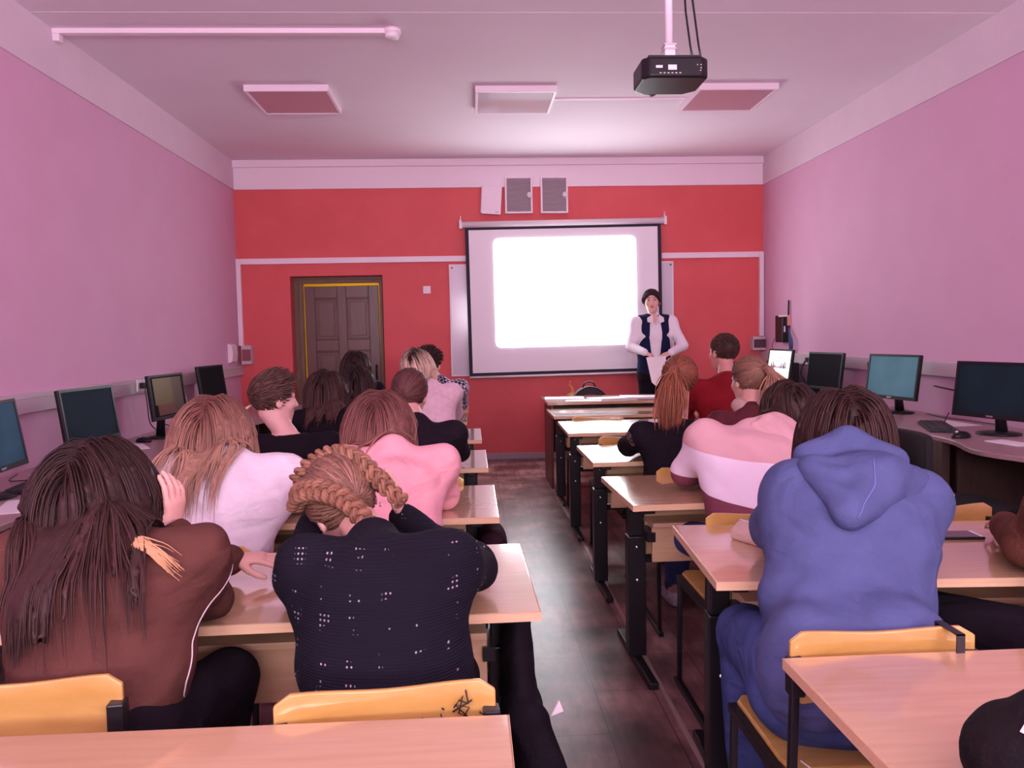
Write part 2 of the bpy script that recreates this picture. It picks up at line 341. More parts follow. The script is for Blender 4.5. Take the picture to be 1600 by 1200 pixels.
# projector
pj = empty('projector', (.86, 3.40, 2.36), label='black ceiling projector hanging from a white pole', cat='projector')
p = MB(); hw, hd, hh = .138, .125, .042
body = [(-hw, -hd+.03), (-hw+.03, -hd), (hw-.03, -hd), (hw, -hd+.03), (hw, hd-.05), (hw-.05, hd), (-hw+.05, hd), (-hw, hd-.05)]
p.prism(body, -hh, hh).build('body', M['blackplastic'], pj, bevel=.012, seg=3)
MB().bb((-.085, -hd-.002, -.006), (-.058, -hd+.004, .004)).build('label_plate', M['paper'], pj)
MB().bb((-.035, -hd-.002, -.014), (.000, -hd+.004, .006)).build('label_plate', M['paper'], pj)
m = MB()
for i in range(6): m.bb((-.07+i*.016, -hd-.002, -.028), (-.062+i*.016, -hd+.002, -.024))
m.build('port_marks', M['plasticgrey'], pj)
m = MB()
for x, z in ((.085, .006), (.10, .006), (.10, -.006), (.098, -.016)): m.lathe([(.0, -.003), (.0035, -.003), (.0035, .002)], (x, -hd, z), 10, 'y')
m.build('sockets', M['bolt'], pj)
MB().lathe([(.04, hd-.02), (.045, hd+.012), (.034, hd+.012), (.03, hd-.01), (0, hd-.01)], (-.05, 0, 0), 24, 'y').build('lens', M['black'], pj)
MB().bb((-.11, -.1, hh), (.11, .1, hh+.012)).build('mounting_plate', M['black'], pj, bevel=.003)
MB().tube([(0, 0, hh+.06), (0, 0, .70)], .0165, 16).tube([(0, 0, .40), (0, 0, .41)], .019, 16).build('pole', M['frontcrown'], pj)
MB().bb((-.035, -.03, hh+.012), (.035, .03, hh+.035)).bb((-.022, -.024, hh+.035), (.022, .024, hh+.085)).build('bracket', M['plastic'], pj, bevel=.003)
MB().bb((-.026, -.028, hh+.06), (.026, .028, hh+.068)).bb((-.026, -.028, hh+.078), (.026, .028, hh+.085)).build('clamp', M['plasticgrey'], pj)
MB().bb((-.09, -.06, .692), (.07, .06, .70)).build('ceiling_plate', M['plasticgrey'], pj)
for k in (0, 1):
    q = [(.045+.012*k, -.03, .70), (.05+.014*k, -.035, .5), (.058+.035*k, -.05, .25), (.068+.035*k, -.08, .10), (.07+.035*k, -hd+.02, hh)]
    MB().tube(q, .0042, 6).build('cable', M['black'], pj)

# ------------------------------------------------------------------ student desks
DW, DD, DH = 1.185, .58, .68
def make_desk(loc, rz, label, group='two-seat student desks'):
    """origin: floor point under the middle of the near (user) edge; user side towards -y"""
    g = empty('student_desk', loc, rz, label, 'desk', group); w2 = DW/2
    t = MB().bb((-w2, 0, DH-.022), (w2, DD, DH)).build('desktop', M['desk'], g, bevel=.003)
    MB().bb((-w2-.001, -.0012, DH-.021), (w2+.001, .0005, DH-.001)).bb((-w2-.001, 0, DH-.021), (-w2, DD, DH-.001)).bb((w2, 0, DH-.021), (w2+.001, DD, DH-.001)).build('edge_band', M['deskedge'], t)
    MB().bb((-w2+.115, .17, .555), (w2-.115, .30, .572)).build('book_shelf', M['deskedge'], g, bevel=.002)
    MB().bb((-w2+.115, .30, .42), (w2-.115, .316, DH-.024)).bb((-w2+.115, .185, .42), (w2-.115, .2, .553)).build('modesty_panel', M['deskpanel'], g, bevel=.002)
    for s in (-1, 1):
        x = s*(w2-.075)
        m = MB().bb((x-.034, .262, .0285), (x+.034, .328, .50)).bb((x-.027, .27, .5005), (x+.027, .32, DH-.0475))
        lg = m.build('leg', M['black'], g, bevel=.004)
        MB().bb((x-.018, .02, 0), (x+.018, .565, .028)).build('foot', M['black'], g, bevel=.006)
        MB().bb((x-.02, .06, DH-.047), (x+.02, .53, DH-.022)).build('top_bracket', M['black'], g, bevel=.003)
        for z in (.33, .46, .60): MB().lathe([(0, .2605), (.006, .261), (.008, .266)], (x, 0, z), 10, 'y').build('bolt', M['bolt'], lg)
        MB().bb((x-s*.05, .175, .50), (x-s*.02, .30, .535)).build('shelf_bracket', M['black'], g)
    MB().bb((-w2+.1, .318, .38), (w2-.1, .345, .41)).build('cross_bar', M['black'], g, bevel=.003)
    return g
# right-hand column (x of left end .56) and left-hand column
desk0 = make_desk((.567+DW/2, .845, 0), 0, 'empty desk at the lower right corner with a black bag standing on it')
def put_desk(x, y, rz, label):
    d = copy_tree(desk0); d.location = (x, y, 0); d.rotation_euler = (0, 0, rz); d['label'] = label; return d
put_desk(.582+DW/2, 1.84, -.065, 'desk with a pencil case and a phone, in front of the blue hoodie')
put_desk(.558+DW/2, 2.77, .03, 'desk under the elbow of the person in the pink and white hoodie')
put_desk(.563+DW/2, 3.70, 0, 'desk in front of the ponytailed person in the black top, shining white')
dA = put_desk(.583+DW/2, 4.83, 0, 'desk with white glare just before the orange empty chair at the front right')
dA.rotation_euler.x = .020   # tilt added so the top mirrors the bright screen picture
put_desk(.603+DW/2, 5.83, 0, 'frontmost desk of the right column, pushed against the teacher table')
put_desk(.048-DW/2, .672, 0, 'empty desk at the bottom edge of the photo, left of the aisle')
put_desk(.142-DW/2, 1.708, .02, 'desk with the brown sweatshirt and navy knit sweater persons leaning on it')
put_desk(.083-DW/2, 2.643, 0, 'desk in front of the persons in the pink top and the white hoodie')
put_desk(.068-DW/2, 3.64, 0, 'desk in front of the short-haired boy and the black sweater with a collar of skin')
put_desk(.053-DW/2, 4.62, 0, 'fourth desk of the left column, its aisle corner below the pale pink jacket')
put_desk(-.038-DW/2, 5.60, 0, 'desk on which the pale pink jacket rests an elbow, last but one to the front')
put_desk(-.03-DW/2, 6.44, 0, 'frontmost desk of the left column, before the checked shirt')

# ------------------------------------------------------------------ chairs
def curved_slab(w, h, t, bow, n=14, wav=.0, lean=.0, skew=0, rad=.02):
    """plywood sheet in xz, curved about z, thickness towards +y"""
    m = MB(); vs = []; nz = 4; fs = []
    def top(x): return h + wav*math.cos(2*PI*x/w) + skew*x
    for side in (0, 1):
        for i in range(n+1):
            x = -w/2 + w*i/n; e = min(1, (w/2-abs(x))/rad); e = math.sqrt(max(0, 1-(1-e)**2))
            for j in range(nz+1):
                hh = top(x); z = hh*j/nz; z = hh/2 + (z-hh/2)*(1-(1-e)*rad/hh*2*.8)
                y = bow*(2*x/w)**2 + side*t - lean*z
                vs.append((x, -y, z))
    K = (n+1)*(nz+1)
    for i in range(n):
        for j in range(nz):
            a = i*(nz+1)+j; b = a+nz+1
            fs.append((a, b, b+1, a+1)); fs.append((K+a, K+a+1, K+b+1, K+b))
    for i in range(n):
        for j in (0, nz):
            a = i*(nz+1)+j; b = a+nz+1; fs.append((a, b, K+b, K+a))
    for j in range(nz):
        for i in (0, n): a = i*(nz+1)+j; fs.append((a, a+1, K+a+1, K+a))
    return m.add(vs, fs, True)
CW = .36
def make_chair(loc, rz, label):
    """origin: floor under seat centre, facing +y"""
    g = empty('school_chair', loc, rz, label, 'chair', 'plywood school chairs')
    st = MB()
    st.prism([(-.155, -.17), (.155, -.17), (.165, -.12), (.165, .13), (.145, .16), (-.145, .16), (-.165, .13), (-.165, -.12)], .412, .424)
    st.build('seat', M['ply'], g, bevel=.005)
    bk = curved_slab(CW, .135, .011, .022, wav=-.006).build('backrest', M['ply'], g, loc=(0, -.186, .575), bevel=.003)
    for s in (-1, 1):
        x = s*.172
        MB().tube([(x, -.215, .013), (x, -.205, .42), (x, -.222, .668)], .0115, 4).build('rear_leg', M['black'], g, bevel=.002)
        MB().tube([(x, .15, .013), (x, .13, .40)], .0115, 4).build('front_leg', M['black'], g, bevel=.002)
        MB().bb((x-.011, -.25, 0), (x+.011, .19, .02)).build('runner', M['black'], g, bevel=.003)
        MB().bb((x-.010, -.21, .392), (x+.010, .145, .412)).build('seat_rail', M['black'], g)
        MB().bb((x-.014, -.238, .60), (x+.014, -.205, .672)).build('back_bracket', M['black'], g, bevel=.003)
    MB().bb((-.17, -.205, .385), (.17, -.185, .405)).build('cross_bar', M['black'], g)
    MB().bb((-.17, .115, .385), (.17, .135, .405)).build('cross_bar', M['black'], g)
    return g
chair0 = make_chair((-.17, 1.50, 0), .09, 'yellow chair with black scribbles on its back, behind the navy knit sweater')
def put_chair(x, y, rz, label):
    d = copy_tree(chair0); d.location = (x, y, 0); d.rotation_euler = (0, 0, rz); d['label'] = label; return d
put_chair(-.815, 1.58, .10, 'yellow chair at the lower left corner, behind the brown sweatshirt')
put_chair(.770, 1.665, .0, 'orange-yellow chair under the person in the blue hoodie, a black strap over its back')
put_chair(.905, 2.66, 0, 'yellow chair behind the person in the pink and white hoodie')
put_chair(1.46, 2.66, .18, 'empty chair pushed in at the right end of the desk, beyond the phone')
put_chair(.95, 3.52, 0, 'chair of the ponytailed person in the black lace-shouldered top')
put_chair(.875, 4.58, 0, 'chair whose back just clears the second white shining desk')
put_chair(.865, 5.66, 0, 'empty orange chair standing before the frontmost right desk')
put_chair(-.80, 2.44, 0, 'yellow chair behind the white hoodie')
put_chair(-.26, 2.46, 0, 'yellow chair under the person in the pink top')
put_chair(-.22, 3.46, 0, 'chair of the person in the black sweater at the third left desk')
put_chair(-.80, 3.42, 0, 'chair of the boy in the black t-shirt')
put_chair(-.24, 5.28, 0, 'chair by the pale pink jacket')
put_chair(1.33, 3.54, 0, 'chair of the fair ponytailed person with a scarf')
put_chair(1.52, 4.64, 0, 'chair of the boy in the red hoodie')
put_chair(1.38, 1.62, 0, 'chair at the right edge under the brown knit sleeve')
# scribbles on the first chair's back
sc_ = MB()
def stroke(pts, r=.0016):
    sc_.tube([(x, -.208-.022*(2*x/CW)**2+.0012, z+.018) for x, z in pts], r, 4)
stroke([(.05, .61), (.058, .64), (.062, .628), (.072, .635), (.066, .62)])
stroke([(.088, .645), (.092, .632), (.098, .634)]); stroke([(.09, .655), (.094, .652)])
stroke([(.11, .655), (.125, .675), (.118, .645), (.132, .64), (.112, .66), (.135, .655), (.122, .632)]); stroke([(.118, .668), (.134, .662), (.13, .685)]); stroke([(.108, .648), (.14, .668)])
stroke([(.152, .648), (.158, .643), (.164, .652)])
sc_.build('scribble', mat('black_ink', (.02, .015, .015), .6), chair0)

# ------------------------------------------------------------------ teacher's table
tt = empty('teacher_table', (1.38, 6.83, 0), label='long teacher table at the front with loose papers on it', cat='table')
MB().bb((-.76, -.33, .70), (.76, .33, .724)).build('tabletop', M['desk'], tt, bevel=.003)
MB().bb((-.73, -.28, 0), (-.71, .30, .70)).build('side_panel', M['teacherdesk'], tt, bevel=.002)
MB().bb((.71, -.28, 0), (.73, .30, .70)).build('side_panel', M['teacherdesk'], tt, bevel=.002)
MB().bb((-.71, .12, .25), (.71, .138, .70)).build('front_panel', M['teacherdesk'], tt)
def papers(name, x, y, z, rz, label, w=.21, h=.297, n=3, m='paper', group=None, cat='paper'):
    q = MB()
    for i in range(n):
        q.box((rnd.uniform(-.006, .006), rnd.uniform(-.006, .006), .0009+i*.0016), (w, h, .0013), (0, 0, rnd.uniform(-.04, .04)))
    return q.build(name, M[m], loc=(x, y, z), rot=(0, 0, rz), label=label, cat=cat, group=group)
ZT = .724
papers('paper_stack', .80, 6.86, ZT, 1.5, 'leftmost loose papers on the teacher table', n=5, w=.25, h=.33, group='papers on the teacher table')
papers('paper_sheet', .94, 6.65, ZT, 1.35, 'single sheet near the front edge of the teacher table', n=1, group='papers on the teacher table')
papers('paper_stack', 1.15, 6.78, ZT, 1.75, 'middle papers of the teacher table, right of the single sheet', n=4, group='papers on the teacher table')
papers('paper_stack', 1.45, 6.85, ZT, 1.4, 'rightmost papers on the teacher table, before the teacher', n=5, w=.25, h=.33, group='papers on the teacher table')
# backpack behind the table on a chair
bp = empty('backpack', (1.10, 7.42, .46), label='dark round-topped backpack standing behind the teacher table', cat='backpack')
m = MB(); poly = [(-.17, 0), (.17, 0)] + [(.175*math.cos(a), .14+.19*math.sin(a)) for a in [PI*k/14 for k in range(0, 15)]]
m.prism(poly, -.07, .07, 'y').build('body', mat('backpack_cloth', (.035, .018, .026), .7, bump=.3, bscale=200), bp, bevel=.02, seg=3)
MB().tube([(-.17, -.066, .01)] + [(-.172*math.cos(a), -.066, .14+.187*math.sin(a)) for a in [PI*k/14 for k in range(0, 15)]] + [(.17, -.066, .01)], .006, 6).build('piping', M['black'], bp)
m = MB().prism([(-.11, 0), (.11, 0)] + [(.11*math.cos(a), .15+.12*math.sin(a)) for a in [PI*k/10 for k in range(0, 11)]], -.09, -.06, 'y').build('front_pocket', mat('backpack_cloth_light', (.06, .035, .045), .7), bp, bevel=.01)
MB().tube([(-.06, 0, .315), (-.045, 0, .355), (-.02, 0, .372), (.02, 0, .372), (.045, 0, .355), (.06, 0, .315)], .007, 8).build('carry_handle', M['black'], bp)
ch = put_chair(1.10, 7.42, PI, 'chair behind the teacher table holding the dark backpack')
st_ = MB().tube(catenary((.93, 7.52, .80), (.94, 7.50, .715), -.0, side=(.012, 0, 0)), .0035, 5).tube(catenary((.93, 7.52, .80), (.955, 7.50, .72), 0, side=(.02, 0, 0)), .0035, 5).tube([(.90, 7.52, .79), (.93, 7.52, .80), (.935, 7.52, .84)], .003, 5)
st_.tube([(.94, 7.50, .715), (.95, 7.49, .5)], .004, 5)
st_.build('cord', mat('orange_cord', (.85, .42, .06), .5), label='thin orange cord hanging by the red wall left of the backpack', cat='cord')

# ------------------------------------------------------------------ side counters
def wavy_counter(name, side, y0, y1, z, label, xw, depth, x_front):
    g = empty(name, (0, 0, 0), label=label, cat='computer desk')
    n = 90; pts = []
    for i in range(n+1):
        y = y0 + (y1-y0)*i/n; ph = (y-3.55)/1.05
        pts.append((x_front - side*(.05*math.cos(2*PI*ph) + .012*math.cos(4*PI*ph)), y))
    poly = [(xw, y0)] + pts + [(xw, y1)]
    MB().prism(poly, z-.024, z).build('worktop', M['counter'], g, bevel=.003)
    y = y0+.25
    while y < y1-.1:
        xa, xb = sorted((xw, x_front+side*.1))
        MB().bb((xa+.03, y-.01, 0), (xb-.01, y+.01, z-.024)).build('side_panel', M['counterside'], g, bevel=.001)
        y += 1.05
    MB().bb((min(xw-side*.03, xw-side*.05), y0+.02, .18), (max(xw-side*.03, xw-side*.05), y1-.02, z-.024)).build('back_panel', M['counterside'], g)
    return g
wavy_counter('computer_desk', 1, .6, 7.9, .715, 'long wavy-edged brownish computer desk along the right wall', XR-.02, .66, 2.38)
wavy_counter('computer_desk', -1, 1.2, 7.9, .64, 'long brownish computer desk along the left wall behind the seated students', XL+.02, .66, -1.66)
for i, (x, y) in enumerate(((-1.98, 5.75), (-1.98, 3.3))): pass
# pedestal panel under the right counter
MB().bb((2.42, 3.98, 0), (2.46, 4.18, .69)).build('support_panel', M['counterside'], label='upright brown panel under the right computer desk', cat='panel')

# ------------------------------------------------------------------ monitors, keyboards, mice
scr_off = mat('screen_off', (.008, .008, .012), .6, spec=.06)
def screen_mat(name, c1, c2, es, sc=3):
    m, nt, b, L = newmat(name); N = nt.nodes
    tc = N.new('ShaderNodeTexCoord'); n = N.new('ShaderNodeTexNoise'); n.inputs['Scale'].default_value = sc
    r = N.new('ShaderNodeValToRGB'); r.color_ramp.elements[0].color = c1; r.color_ramp.elements[1].color = c2; r.color_ramp.elements[0].position = .35; r.color_ramp.elements[1].position = .65
    L.new(tc.outputs['Object'], n.inputs['Vector']); L.new(n.outputs[0], r.inputs[0]); L.new(r.outputs[0], b.inputs['Emission Color'])
    b.inputs['Base Color'].default_value = (.008, .009, .012, 1); b.inputs['Roughness'].default_value = .6; b.inputs['Specular IOR Level'].default_value = .06; b.inputs['Emission Strength'].default_value = es
    return m
SM = {'off': scr_off,
      'dim': screen_mat('screen_dark_blue', (.003, .005, .009, 1), (.005, .012, .022, 1), 1),
      'blue': screen_mat('screen_blue_grey', (.055, .11, .16, 1), (.085, .155, .21, 1), 1),
      'mid': screen_mat('screen_navy', (.012, .026, .05, 1), (.032, .062, .11, 1), 1),
      'white': mat('screen_white', (.8, .8, .8), .3, emit=(1, .86, .90), es=.95)}
MWID, MHGT = .47, .298
def monitor(x, y, z, yw, tilt, zc, smat, label, badge=True):
    """x,y,z: middle of the lower panel edge; yw: direction the screen faces"""
    g = empty('computer_monitor', (x, y, zc), yw+PI/2, label, 'monitor', 'monitors along the side walls')
    h0 = z-zc; R = Matrix.Rotation(-tilt, 4, 'X'); T = Matrix.Translation((0, 0, h0))
    def put(mb, name, m, parent=g, bevel=0):
        mb.v = [tuple(T @ R @ Vector(v)) for v in mb.v]; return mb.build(name, m, parent, bevel=bevel)
    w2 = MWID/2
    put(MB().bb((-w2, .0, 0), (w2, .022, MHGT)).bb((-.13, .02, .05), (.13, .048, .24)), 'housing', M['blackplastic'], bevel=.004)
    fr = MB()
    fr.bb((-w2, -.005, 0), (w2, -.0003, .022)).bb((-w2, -.005, MHGT-.015), (w2, -.0003, MHGT)).bb((-w2, -.005, .022), (-w2+.015, -.0003, MHGT-.015)).bb((w2-.015, -.005, .022), (w2, -.0003, MHGT-.015))
    put(fr, 'bezel', M['blackplastic'], bevel=.001)
    put(MB().bb((-w2+.0155, -.0012, .0225), (w2-.0155, -.0002, MHGT-.0155)), 'screen', SM[smat])
    if badge:
        b = MB(); 
        for k in range(4): b.bb((-.021+k*.011, -.0062, .007), (-.012+k*.011, -.0045, .016))
        put(b, 'badge', M['bolt'])
    MB().tube([(0, .05, h0+.10), (0, .075, h0-.0), (0, .085, .012)], [.032, .026, .03], 12).build('neck', M['blackplastic'], g)
    MB().lathe([(.0, 0), (.105, 0), (.108, .008), (.06, .016), (0, .018)], (0, .065, 0), 32).build('base', M['blackplastic'], g)
    return g
monitor(-1.983, 3.459, .751, .10, .15, .64, 'mid', 'computer monitor cut by the left edge of the photo, bluish screen')
monitor(-2.033, 4.406, .752, -.134, .14, .64, 'dim', 'dark computer monitor beside the brown-haired head, second from the left edge')
m3 = monitor(-2.016, 5.471, .771, -.105, .112, .64, 'off', 'computer monitor with dim yellow and red patches by the left wall', False)
monitor(-2.103, 6.682, .785, -.111, .131, .64, 'off', 'black computer monitor farthest along the left wall', False)
monitor(2.702, 4.029, .800, 3.41, .122, .715, 'dim', 'dark computer monitor at the right edge of the photo')
monitor(2.775, 5.173, .811, 3.347, .134, .715, 'blue', 'computer monitor with a glowing blue-grey screen above the blue hoodie')
monitor(2.811, 6.275, .800, 3.288, .126, .715, 'off', 'black computer monitor left of the blue-grey one', False)
m4 = monitor(2.669, 6.865, .818, 3.187, .144, .715, 'white', 'tall lit computer monitor showing a white page with dark marks', False)
# marks on the lit page
ink = mat('page_ink', (.03, .03, .03), .6)
T4 = Matrix.Translation((0, 0, .818-.715)) @ Matrix.Rotation(-.144, 4, 'X')
q = MB()
for i, (x, hgt) in enumerate(((-.16, .03), (-.145, .02), (-.12, .035), (-.1, .022), (-.075, .012), (-.04, .01), (.0, .01), (.03, .018), (.055, .03), (.085, .022), (.10, .036), (.125, .03))):
    q.bb((x, -.0024, .13), (x+.010, -.0014, .13+hgt*1.7)); q.bb((x+.0101, -.0024, .135), (x+.017, -.0014, .148))
q.bb((-.01, -.0024, .215), (.01, -.0014, .222))
q.v = [tuple(T4 @ Vector(v)) for v in q.v]; q.build('page_marks', ink, m4)
# yellow, red and olive patches with faint emission on the third left screen
T3 = Matrix.Translation((0, 0, .771-.64)) @ Matrix.Rotation(-.112, 4, 'X')
def scr3(a, b, m, name):
    q = MB().bb((a[0], -.0022, a[1]), (b[0], -.0014, b[1])); q.v = [tuple(T3 @ Vector(v)) for v in q.v]; q.build(name, m, m3)
scr3((-.19, .10), (.06, .275), mat('dim_yellow_patch', (.02, .015, .01), .3, emit=(.05, .028, .004), es=1), 'colour_patch')
scr3((-.16, .03), (.06, .10), mat('dim_red_patch', (.02, .01, .01), .3, emit=(.045, .006, .004), es=1), 'colour_patch')
scr3((.06, .03), (.2, .275), mat('dim_olive_patch', (.02, .01, .01), .3, emit=(.015, .008, .002), es=1), 'colour_patch')

def keyboard(x, y, z, rz, label):
    g = empty('keyboard', (x, y, z), rz, label, 'keyboard', 'black keyboards')
    MB().bb((-.22, -.07, 0), (.22, .07, .016)).build('case', M['blackplastic'], g, bevel=.004)
    k = MB()
    for r in range(5):
        for c in range(19): k.bb((-.208+c*.0218, -.06+r*.0245, .015), (-.208+c*.0218+.0185, -.06+r*.0245+.021, .022))
    k.build('keys', M['blackmatte'], g)
def mouse(x, y, z, rz, label):
    m = MB(); n = 12; P = []
    prof = [(0, .0), (.031, .0), (.034, .008), (.030, .020), (.018, .031), (0, .035)]
    m.lathe(prof, n=20); m.v = [(v[0], v[1]*1.75, v[2]) for v in m.v]
    g = empty('computer_mouse', (x, y, z), rz, label, 'mouse'); m.build('body', M['blackplastic'], g)
    MB().lathe([(0, -.004), (.008, -.004), (.008, .004), (0, .004)], (0, .03, .031), 12, 'x').build('wheel', M['plasticgrey'], g)
keyboard(-1.985, 3.74, .64, PI/2+.12, 'black keyboard on the left computer desk below the dark monitor')
keyboard(2.62, 4.36, .715, PI/2-.38, 'black keyboard on the right computer desk before the edge monitor')
keyboard(-2.0, 6.1, .64, PI/2, 'black keyboard behind the blonde head on the left computer desk')
mouse(-2.12, 5.25, .64, 1.2, 'black mouse on the left computer desk by a white sheet')
mouse(2.50, 3.95, .715, 1.9, 'black mouse beside the keyboard on the right computer desk')
papers('paper_sheet', -2.13, 4.22, .64, .2, 'white sheet lying under the second left monitor', n=1, w=.2, h=.34)
papers('paper_sheet', -2.12, 5.0, .64, .5, 'white sheet on the left computer desk before the mouse', n=1)
papers('paper_sheet', -1.78, 3.28, .64, .3, 'white paper corner at the left edge below the keyboard', n=1)
papers('paper_sheet', 2.60, 3.72, .715, .2, 'white paper at the right edge of the photo on the computer desk', n=3, w=.1, h=.2)
papers('paper_sheet', 2.80, 4.55, .715, .1, 'white sheet behind the keyboard on the right computer desk', n=1, w=.2, h=.3)
# sockets and plugs on the raceways
def socket(x, y, z, s, label, plug=True):
    g = empty('wall_socket', (x, y, z), label=label, cat='wall socket')
    MB().bb((0, -.04, -.04), (s*.012, .04, .04)).build('plate', M['plastic'], g, bevel=.003)
    MB().lathe([(.024, 0), (.024, .003), (.018, .001)], (s*.011, 0, 0), 18, 'x').build('outlet', M['plasticgrey'], g)
    if plug: MB().bb((s*.011, -.02, -.02), (s*.05, .02, .02)).build('plug', M['black'], g, bevel=.006)
socket(XL+.038, 5.62, .985, 1, 'white wall socket on the left raceway')
socket(XL+.038, 5.72, .985, 1, 'wall socket next to the cables between the left monitors', False)
socket(XR-.035, 6.95, 1.012, -1, 'wall socket with a black plug left of the black right-hand monitor')
socket(XR-.035, 5.83, 1.012, -1, 'wall socket with a plug between the two right-hand monitors')
socket(XR-.035, 5.68, 1.012, -1, 'empty double wall socket beside the glowing monitor', False)
def cable(pts, label, r=.004, m='black'):
    P = [Vector(p) for p in pts]; out = []
    for i in range(len(P)-1):
        p0, p1, p2, p3 = P[max(i-1, 0)], P[i], P[i+1], P[min(i+2, len(P)-1)]
        for k in range(6):
            t = k/6; out.append(.5*((2*p1)+(-p0+p2)*t+(2*p0-5*p1+4*p2-p3)*t*t+(-p0+3*p1-3*p2+p3)*t**3))
    out.append(P[-1]); MB().tube(out, r, 6).build('cable', M[m], label=label, cat='cable')
cable([(XL+.08, 5.62, .97), (XL+.10, 5.60, .85), (XL+.09, 5.66, .72), (XL+.12, 5.75, .646), (-2.1, 5.60, .645), (-1.98, 5.50, .66)], 'left of the two black power cables drooping from the left wall socket')
cable([(XL+.085, 5.64, .975), (XL+.09, 5.70, .84), (XL+.11, 5.78, .72), (-2.12, 5.92, .646), (-1.96, 5.80, .646)], 'right of the two black power cables drooping from the left wall socket')
cable([(XL+.04, 6.35, .96), (XL+.06, 6.45, .86), (XL+.06, 6.50, .75), (XL+.08, 6.5, .65)], 'thin white cable between the two far left monitors', .0025, 'plastic')
cable([(XR-.09, 6.95, 1.0), (XR-.12, 6.97, .9), (XR-.10, 6.9, .8), (XR-.13, 6.85, .72)], 'black power cable hanging beside the black right monitor', .007)
cable([(XR-.085, 5.83, 1.0), (XR-.10, 5.80, .9), (XR-.09, 5.70, .82), (XR-.12, 5.60, .72)], 'black cable dropping from the socket between the right monitors')
cable([(XR-.05, 5.35, .93), (XR-.06, 5.55, .91), (XR-.07, 5.68, .86), (XR-.08, 5.72, .72)], 'thick black cable curving out behind the glowing monitor', .008)
cable([(XR-.04, 5.05, .90), (XR-.05, 4.7, .88), (XR-.045, 4.35, .86), (XR-.05, 4.2, .84)], 'black cable running on the right wall between two monitors', .006)
cable([(2.68, 4.35, .80), (2.70, 4.42, .73), (2.66, 4.25, .722), (2.60, 4.10, .722)], 'thin loop of black cable under the right edge monitor', .003)
cable([(2.90, 4.95, .73), (2.93, 4.80, .72), (2.97, 4.65, .72), (3.0, 4.4, .72)], 'thin cable lying on the right computer desk behind the glowing monitor', .003)
cable([(-2.2, 3.95, .66), (-2.18, 3.85, .645), (-2.0, 3.78, .66), (-1.98, 3.7, .645)], 'thin dark cable on the left computer desk behind the keyboard', .003)
# router on the right wall
rt = empty('router', (XR, 7.60, 1.16), label='black wall-mounted network box with an antenna and blue cables', cat='network box')
MB().bb((-.075, -.09, .0), (-.0, .09, .26)).build('case', M['blackplastic'], rt, bevel=.006)
MB().bb((-.078, -.092, .245), (-.02, .0, .262)).build('top_clip', M['plastic'], rt)
MB().bb((-.06, -.093, .10), (-.045, -.089, .155)).build('label_plate', M['plastic'], rt)
MB().bb((-.03, -.12, .16), (-.0, -.085, .26)).build('side_unit', mat('orange_pink_plastic', (.75, .33, .30), .5), rt)
MB().tube([(-.018, -.10, .24), (-.018, -.105, .40)], .009, 8).build('antenna', M['black'], rt)
cable([(XR-.09, 7.66, 1.2), (XR-.11, 7.67, 1.12), (XR-.09, 7.62, 1.05), (XR-.05, 7.5, 1.02)], 'thin blue network cable left of the wall network box', .003)
m = MB()
for k in range(5): m.tube(catenary((XR-.03, 7.47-.01*k, 1.32-.02*k), (XR-.04, 7.42-.012*k, 1.07), 0, side=(-.015*k/4, -.02*k, 0)), .0045, 5)
m.build('network_cables', mat('blue_cable', (.06, .07, .22), .5), label='bundle of blue network cables right of the wall network box', cat='cables')
MB().bb((2.56, 7.12, .715), (2.98, 7.75, .98)).build('equipment_case', M['blackmatte'], label='black equipment case behind the lit monitor in the corner', cat='equipment case', bevel=.01)
MB().bb((2.66, 6.50, .715), (2.9, 6.70, .82)).build('black_box', M['blackmatte'], label='low black box standing between the lit monitor and the black one', cat='box', bevel=.01)
# dark chairs under the right counter
def office_chair(x, y, rz, label):
    g = empty('office_chair', (x, y, 0), rz, label, 'chair', 'black chairs under the right computer desk')
    cl = M['officecloth']
    MB().prism([(-.2, -.2), (.2, -.2), (.22, .1), (.16, .22), (-.16, .22), (-.22, .1)], .40, .46).build('seat', cl, g, bevel=.02, seg=3)
    curved_slab(.40, .30, .04, .05, rad=.06).build('backrest', cl, g, loc=(0, -.19, .50), bevel=.012)
    MB().tube([(0, -.18, .40), (0, -.24, .44), (0, -.23, .62)], .014, 8).build('back_support', M['black'], g)
    MB().tube([(0, 0, .08), (0, 0, .40)], .025, 12).build('gas_column', M['black'], g)
    for k in range(5):
        a = 2*PI*k/5; MB().tube([(0, 0, .10), (.24*math.cos(a), .24*math.sin(a), .055)], [.022, .014], 8).lathe([(0, -.012), (.027, -.012), (.027, .012), (0, .012)], (.24*math.cos(a), .24*math.sin(a), .027), 12, 'x').build('leg', M['black'], g)
M['officecloth'] = mat('black_upholstery', (.014, .012, .014), .9)
office_chair(2.28, 3.62, -PI/2, 'black chair tucked under the right computer desk, right of the brown upright')
office_chair(2.30, 4.60, -PI/2, 'black chair under the right computer desk, left of the brown upright')
office_chair(2.32, 5.6, -PI/2, 'black chair farther along under the right computer desk')

